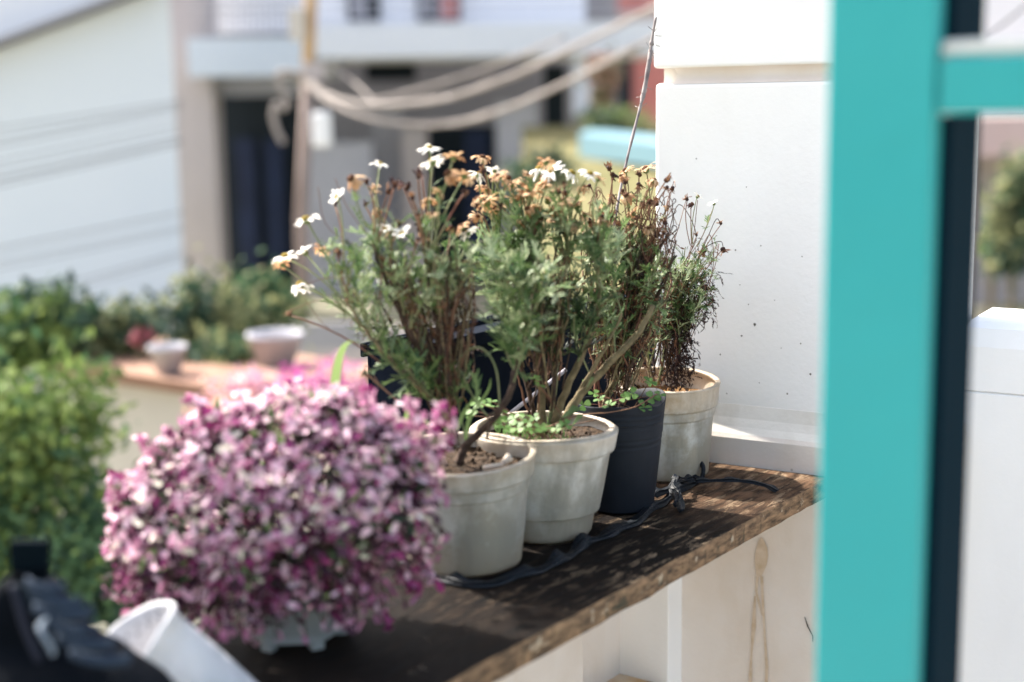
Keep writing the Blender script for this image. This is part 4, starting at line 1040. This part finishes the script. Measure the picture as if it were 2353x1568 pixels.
# left building
LBY = 13.0
LB = thing('shed_building', 'pale blue-white building side with a sloping roof edge at the far left', 'building', base(150, LBY))
a, b = at(-500, 0, LBY), at(388, 0, LBY); zb = G; mb = MB()
q0, q1 = at(-500, 300, LBY), at(388, -32, LBY)
def prism(mb, pts, Y, dep, m=0):
    k = len(pts); F_ = [V((p.x, Y, p.z)) for p in pts]; B_ = [V((p.x - dep * .45, Y + dep, p.z)) for p in pts]
    mb.add(F_ + B_, [tuple(range(k))[::-1], tuple(range(k, 2 * k))] + [(i, (i + 1) % k, k + (i + 1) % k, k + i) for i in range(k)], m)
prism(mb, [V((a.x, 0, G)), V((b.x, 0, G)), q1, q0], LBY, 5.0); mb.build('side_wall', M['w_blue'], LB)
mb = MB(); prism(mb, [q0 + V((0, 0, 0)), q1 + V((0, 0, 0)), q1 + Z * .06, q0 + Z * .06], LBY - .25, 5.5); mb.build('roof_edge', M['w_grey'], LB)
mb = MB(); prism(mb, [q0 + Z * .061, q1 + Z * .061, q1 + Z * 1.6, q0 + Z * 2.4], LBY + .6, 4.0); mb.build('upper_wall', M['w_white'], LB)  # white sheet added to cover the blue sky above the roof edge
# utility pole, its coil, cables
PYd = 11.0
UP = thing('utility_pole', 'slim tan utility pole with a cable coil in front of the white house', 'utility pole', base(690, PYd))
mb = MB(); mb.tube([V((at(688, 700, PYd).x, PYd, G)), at(693, 500, PYd), at(707, 190, PYd)], [.055, .05, .045], 12); mb.build('pole', fm('shaded_pole_brown', (.20, .15, .13), col2=(.28, .22, .2), scale=3), UP)  # lower pole in darker brown, its shade put into the colour
mb = MB(); mb.tube([at(707, 189, PYd), at(722, -200, PYd)], [.05, .05], 12); mb.build('lit_pole_top', M['tan'], UP)  # upper part of the same pole, split off to keep its lit tan
fbox(UP, 'meter_box', 664, 20, 700, 92, PYd - .1, .1, M['cream_w'], .01)
fbox(UP, 'meter_box', 716, 258, 758, 338, PYd - .2, .12, M['w_white'], .03)
fbox(UP, 'junction_box', 695, 145, 745, 185, PYd - .1, .1, M['w_conc'], .01)
mb = MB(); mb.tube(flow([at(x, y, PYd - .15) for x, y in ((690, 172), (660, 165), (638, 172), (646, 200), (660, 232), (652, 250), (636, 240), (628, 262), (636, 300), (652, 330))], 6), .022, 8); mb.build('cable_coil', M['wire'], UP)
def cable(px, Y, r, mt_, label, grp='overhead cables'):
    mb = MB(); P_ = flow([at(x, y, YY) for (x, y), YY in zip(px, Y)], 8)
    if r < .01: mb.tube(P_, r, 8)
    else:                                     # a bundle of wires twisted loosely round each other
        for k in range(5):
            mb.tube([p + V((0, math.cos(i * .45 + k * 1.26), math.sin(i * .45 + k * 1.26))) * r * (.7 + .7 * noise.noise(V((i * .2, k, 3)))) for i, p in enumerate(P_)], r * .45, 6)
    tag(mb.build('cable', mt_), label, 'cable', grp)
cable([(695, 178), (760, 222), (840, 240), (935, 238), (1040, 222), (1170, 178), (1300, 118), (1500, 20), (1560, -10)], [11, 10.5, 10, 9.6, 9.2, 8.8, 8.4, 8, 7.8], .016, M['wire'], 'upper thick pale cable bundle sagging from the pole to beside the pillar')
cable([(695, 185), (760, 235), (850, 272), (950, 286), (1050, 282), (1150, 255), (1280, 200), (1420, 130), (1560, 60)], [11, 10.5, 10, 9.6, 9.2, 8.8, 8.4, 8, 7.8], .015, M['wire'], 'lowest thick pale cable bundle sagging from the pole')
cable([(860, 232), (930, 215), (1020, 190), (1140, 150), (1300, 85)], [10, 9.8, 9.6, 9.4, 9], .010, M['wire'], 'thinner pale cable rising to the right above the two thick ones')
cable([(745, 150), (790, 172), (830, 205), (870, 245)], [11, 10.8, 10.4, 10], .011, M['wire'], 'short pale cable slanting down from the pole to the sagging bundles')
for i, (ya, yb, r) in enumerate(((292, 232, .004), (320, 240, .0035), (338, 252, .004), (372, 282, .0035), (395, 305, .0035), (415, 322, .005), (430, 330, .004), (572, 488, .0045), (600, 520, .003), (618, 530, .003), (700, 580, .004), (722, 590, .003))):
    lab = 'thin dark overhead wires crossing the pale blue building'
    cable([(-80, ya + 14), (180, (ya + yb) / 2 + 6), (420, yb)], [8.5, 9, 9.5], r, M['wire_dark'], lab, 'thin wires before the pale building')

# right side seen beside the cord: red house, shrubs, blue sheet roof, lawn
RH = thing('red_house', 'reddish house with a dark window beyond the hanging cord', 'house', base(1440, 24))
fbox(RH, 'wall', 1370, -60, 1700, 330, 24, 4, M['red']); w_ = fbox(RH, 'window', 1395, 130, 1452, 262, 23.9, .09, M['dark'])
fbox(RH, 'upper_band', 1340, 32, 1700, 60, 23.6, .3, M['w_conc'])
mb = MB(); a = at(1335, 300, 16); 
pts = [at(1330, 308, 16), at(1640, 350, 14), at(1640, 400, 14), at(1330, 362, 16)]
B_ = [p + V((.2, 1.0, .05)) for p in pts]
mb.add(pts + B_, [(0, 1, 2, 3), (4, 7, 6, 5), (0, 4, 5, 1), (3, 2, 6, 7), (0, 3, 7, 4), (1, 5, 6, 2)])
tag(mb.build('metal_roof', M['sky_roof']), 'light blue sheet metal roof sloping beside the pillar', 'roof')
mb = MB(); c_ = at(1420, 430, 13); mb.add([at(1200, 290, 19), at(1700, 290, 19), at(1700, 700, 9), at(1200, 700, 9)], [(0, 1, 2, 3)])
mb.box(V((0, 0, -50)), V((.01, 0, 0)), V((0, .01, 0)), V((0, 0, .01))) if False else None
struct(mb.build('grass_slope', M['lawn']))

def cloud(th, name, specs, mts, size, n, flat=1.0):
    """a crown of many small leaf faces in uneven clumps"""
    mb = MB()
    for (c_, r_) in specs:
        c_ = V(c_); clumps = [c_ + V((U(-1, 1) * r_[0], U(-1, 1) * r_[1], U(-1, 1) * r_[2])) * .75 for _ in range(14)]
        for i in range(n):
            k = random.choice(clumps); cm = hash((round(k.x, 3))) % 3
            p = k + V((random.gauss(0, 1) * r_[0], random.gauss(0, 1) * r_[1], random.gauss(0, 1) * r_[2])) * .26
            if p.z < G: continue
            d = rdir(); s_ = d.orthogonal().normalized(); L_ = size * U(.6, 1.3)
            m_ = random.randrange(len(mts)) if rnd() < .45 else cm % len(mts)
            mb.add([p, p + d * L_ * .5 + s_ * L_ * .28, p + d * L_, p + d * L_ * .5 - s_ * L_ * .28], [(0, 1, 2, 3)], m_)
    return mb.build(name, mts, th)
M['g1'] = fm('bush_green', (.08, .14, .035), col2=(.19, .25, .075), island=1, trans=.3)
M['g2'] = fm('bush_mid_green', (.035, .085, .04), col2=(.075, .14, .065), island=1, trans=.3)
M['g3'] = fm('bush_dark', (.02, .05, .035), col2=(.04, .08, .05), island=1)
M['g4'] = fm('bush_olive', (.20, .22, .10), col2=(.30, .30, .15), island=1, trans=.3)
M['fp'] = fm('far_pink', (.50, .22, .34), col2=(.60, .36, .45), island=1, trans=.3)
M['fm'] = fm('far_magenta', (.45, .06, .28), col2=(.6, .16, .4), island=1, trans=.3)
M['fo'] = fm('far_orange', (.75, .38, .25), col2=(.85, .52, .38), island=1, trans=.3)
def bush(label, px, Y, rx, rz, mts, size=.05, n=900, name='bush', cat='bush', stem_to=None, ry=None, group=None):
    c_ = at(*px, Y); r_ = (rx * ppm(Y), (ry or rx * .8) * ppm(Y), rz * ppm(Y)); zg = stem_to if stem_to is not None else G
    th = thing(name, label, cat, V((c_.x, c_.y, zg)), group)
    cloud(th, 'crown', [(c_, r_)], mts, size, n)
    mb = MB()
    for i in range(5):
        t = c_ + V((U(-1, 1) * r_[0], U(-1, 1) * r_[1], U(-.2, .6) * r_[2])) * .6
        mb.tube(curve(V((c_.x + U(-.03, .03), c_.y, zg)), t, rdir() * .03, 5), [.02 * r_[0] + .004] * 6, 5)
    mb.build('trunk', M['bark'], th); return th
# big yellow-green bush at the lower left, with darker ones behind
bush('large bright green bush filling the lower left corner', (55, 1150), 4.2, 195, 285, [M['g1'], M['g2'], M['g1']], .045, 5200, stem_to=G)
bush('dark lower part of the green hedge beside the pink flowers', (170, 1330), 4.0, 170, 170, [M['g2'], M['g3'], M['g2'], M['g1']], .04, 2600, stem_to=G)
bush('dark green shrub at the left edge above the bright bush', (40, 760), 5.5, 110, 85, [M['g3'], M['g2'], M['g1']], .06, 1400)
bush('dark green shrub just right of the leftmost shrub', (150, 755), 6.0, 60, 90, [M['g3'], M['g2']], .06, 900)
bush('grey-green shrub with one red bloom on the terracotta wall', (290, 765), 6.2, 120, 75, [M['g3'], M['g4'], M['g2'], M['g4']], .05, 1500)
bush('olive shrub below the concrete pier', (480, 745), 6.4, 95, 120, [M['g4'], M['g2'], M['g3']], .05, 1400)
bush('green shrub under the dark doorway', (600, 710), 6.6, 90, 90, [M['g2'], M['g4'], M['g2']], .05, 1000)
bush('dark shrub between the two pale planters', (500, 820), 6.0, 85, 50, [M['g3'], M['g2'], M['g4']], .05, 1000)
bush('red bloom cluster above the pale planter', (325, 778), 6.0, 15, 15, [fm('red_bloom', (.38, .09, .11), island=1, col2=(.5, .2, .22))], .04, 90, 'flower', 'flowers')
# terracotta-topped flower bed wall
FW = thing('garden_wall', 'cream garden wall with a terracotta top behind the pink flowers', 'garden wall', V((at(300, 860, 5.6).x, 5.6, G)))
def slant(th, name, a, b, c, d, Ya, Yb, dep, mt_):
    P = [at(*a, Ya), at(*b, Yb), at(*c, Yb), at(*d, Ya)]; B_ = [p + V((.1, dep, 0)) for p in P]; mb = MB()
    mb.add(P + B_, [(0, 1, 2, 3), (4, 7, 6, 5), (0, 4, 5, 1), (3, 2, 6, 7), (0, 3, 7, 4), (1, 5, 6, 2)]); return mb.build(name, mt_, th)
slant(FW, 'coping', (120, 834), (760, 930), (760, 962), (120, 858), 5.9, 5.1, .8, M['terra'])
slant(FW, 'wall_face', (140, 859), (760, 963), (760, 1500), (140, 1500), 5.95, 5.15, .6, M['cream_w'])
def pale_planter(x0, x1, y0, y1, Y, label, m_):
    c_ = at((x0 + x1) / 2, y1, Y); th = thing('planter', label, 'planter', c_); rt = (x1 - x0) / 2 * ppm(Y); h = (y1 - y0) * ppm(Y); mb = MB()
    mb.lathe([(.001, .01), (rt * .55, 0), (rt * .97, h * .9), (rt * 1.04, h * .9), (rt * 1.04, h), (rt * .95, h), (rt * .9, h * .8), (.001, h * .8)], 24, 0, lambda p, a, r, z: p + c_); mb.build('planter_body', m_, th)
    mb = MB(); mb.lathe([(rt * .9, h * .86), (.001, h * .88)], 20, 0, lambda p, a, r, z: p + c_); mb.build('soil', M['soil'], th)
pale_planter(345, 432, 792, 868, 5.7, 'small pale grey planter standing on the terracotta wall top', M['w_pale'])
pale_planter(572, 700, 762, 858, 5.9, 'larger pale blue-white planter right of the dark shrub', M['w_pale'])
slant(thing('low_wall', 'pale low wall behind the shrubs under the house', 'low wall', V((at(600, 700, 9).x, 9, G))), 'wall_face', (-200, 775), (1500, 740), (1500, 1100), (-200, 1100), 9.6, 9.0, .05, M['w_conc'])
slant(thing('street_wall', 'dark band of fencing behind the small planters', 'fence', V((at(500, 790, 8).x, 8, G))), 'fence_panel', (420, 755), (800, 740), (800, 800), (420, 812), 8.4, 8.2, .05, M['w_grey'])
bush('pink and orange flowering bush behind the pink mound', (570, 915), 5.0, 120, 65, [M['fp'], M['fo'], M['fp'], M['cream']], .03, 1300, 'flower_bush', 'flower bush')
bush('magenta flowering bush right behind the pink mound', (745, 905), 4.8, 85, 75, [M['fp'], M['fm'], M['fp']], .03, 1300, 'flower_bush', 'flower bush')
bush('olive hedge below the pale wall panel near the cord', (1240, 420), 14, 70, 70, [M['g4'], M['g3'], M['g2']], .09, 1200)
bush('orange-brown foliage beside the white column', (1385, 190), 18, 30, 70, [M['fo'], M['g4'], M['terra']], .1, 800)
bush('olive tree foliage under the red house window', (1430, 285), 17, 80, 26, [M['g4'], M['g1'], M['g3']], .1, 800)
# through the frame on the right
TH_ = thing('distant_house', 'white distant house with a pink roof, seen through the teal frame', 'house', base(2450, 17))
fbox(TH_, 'wall', 2230, -500, 2900, 250, 19, 3, M['w_white']); fbox(TH_, 'roof', 2230, 270, 2900, 350, 17, 1.5, fm('pink_roof', (.55, .38, .37), col2=(.6, .5, .48), scale=.8))
fbox(TH_, 'lower_wall', 2230, 350, 2900, 760, 18.6, .4, M['w_conc'])
bush('round dark green tree behind the parapet at the far right', (2345, 500), 12, 68, 120, [M['g3'], M['g2'], M['g4']], .1, 1800, 'tree', 'tree')
bush('pale yellowish shrub left of the far right tree', (2285, 560), 12.5, 30, 60, [M['g4'], M['g1']], .09, 500)
mb = MB(); mb.tube(flow([at(2262, 88, 6.0), at(2310, 52, 6), at(2400, -20, 6)], 5), .006, 6); tag(mb.build('cable', M['wire_dark']), 'single dark cable in the upper right corner above the teal rail', 'cable')

# ================================================================== light, world, camera
SUN_AZ, SUN_EL = math.radians(-52), math.radians(46)     # azimuth measured from +Y towards +X
sd_ = V((math.sin(SUN_AZ) * math.cos(SUN_EL), math.cos(SUN_AZ) * math.cos(SUN_EL), math.sin(SUN_EL)))
w = bpy.data.worlds.new('World'); sc.world = w; w.use_nodes = True
nt = w.node_tree; sky = nt.nodes.new('ShaderNodeTexSky'); sky.sky_type = 'NISHITA'; sky.sun_disc = False
sky.sun_elevation = SUN_EL; sky.sun_rotation = SUN_AZ; sky.dust_density = 4.0; sky.air_density = 1.0; sky.ozone_density = .2
hs = nt.nodes.new('ShaderNodeHueSaturation'); hs.inputs['Saturation'].default_value = .72; nt.links.new(sky.outputs[0], hs.inputs['Color']); bg = nt.nodes['Background']; bg.inputs[1].default_value = .15; nt.links.new(hs.outputs[0], bg.inputs[0])
l = bpy.data.lights.new('sun', 'SUN'); l.energy = 4.0; l.angle = math.radians(1.0); l.color = (1, .94, .85)
lo = bpy.data.objects.new('sun', l); COL.objects.link(lo); lo.rotation_euler = sd_.to_track_quat('Z', 'Y').to_euler(); lo.location = (0, 0, 6)
cd = bpy.data.cameras.new('camera'); cam = bpy.data.objects.new('camera', cd); COL.objects.link(cam)
cam.matrix_world = Matrix(((Rx.x, Uy.x, -Fw.x, CAM.x), (Rx.y, Uy.y, -Fw.y, CAM.y), (Rx.z, Uy.z, -Fw.z, CAM.z), (0, 0, 0, 1)))
cd.sensor_width = 36; cd.lens = 36 * FPX / 2353; cd.clip_start = .02; cd.clip_end = 500
cd.dof.use_dof = True; cd.dof.focus_distance = 1.86; cd.dof.aperture_fstop = 2.15
sc.camera = cam
sc.view_settings.view_transform = 'Standard'; sc.view_settings.look = 'None'; sc.view_settings.gamma = 1; sc.view_settings.exposure = 1.62
sc.cycles.max_bounces = 8; sc.cycles.transparent_max_bounces = 6
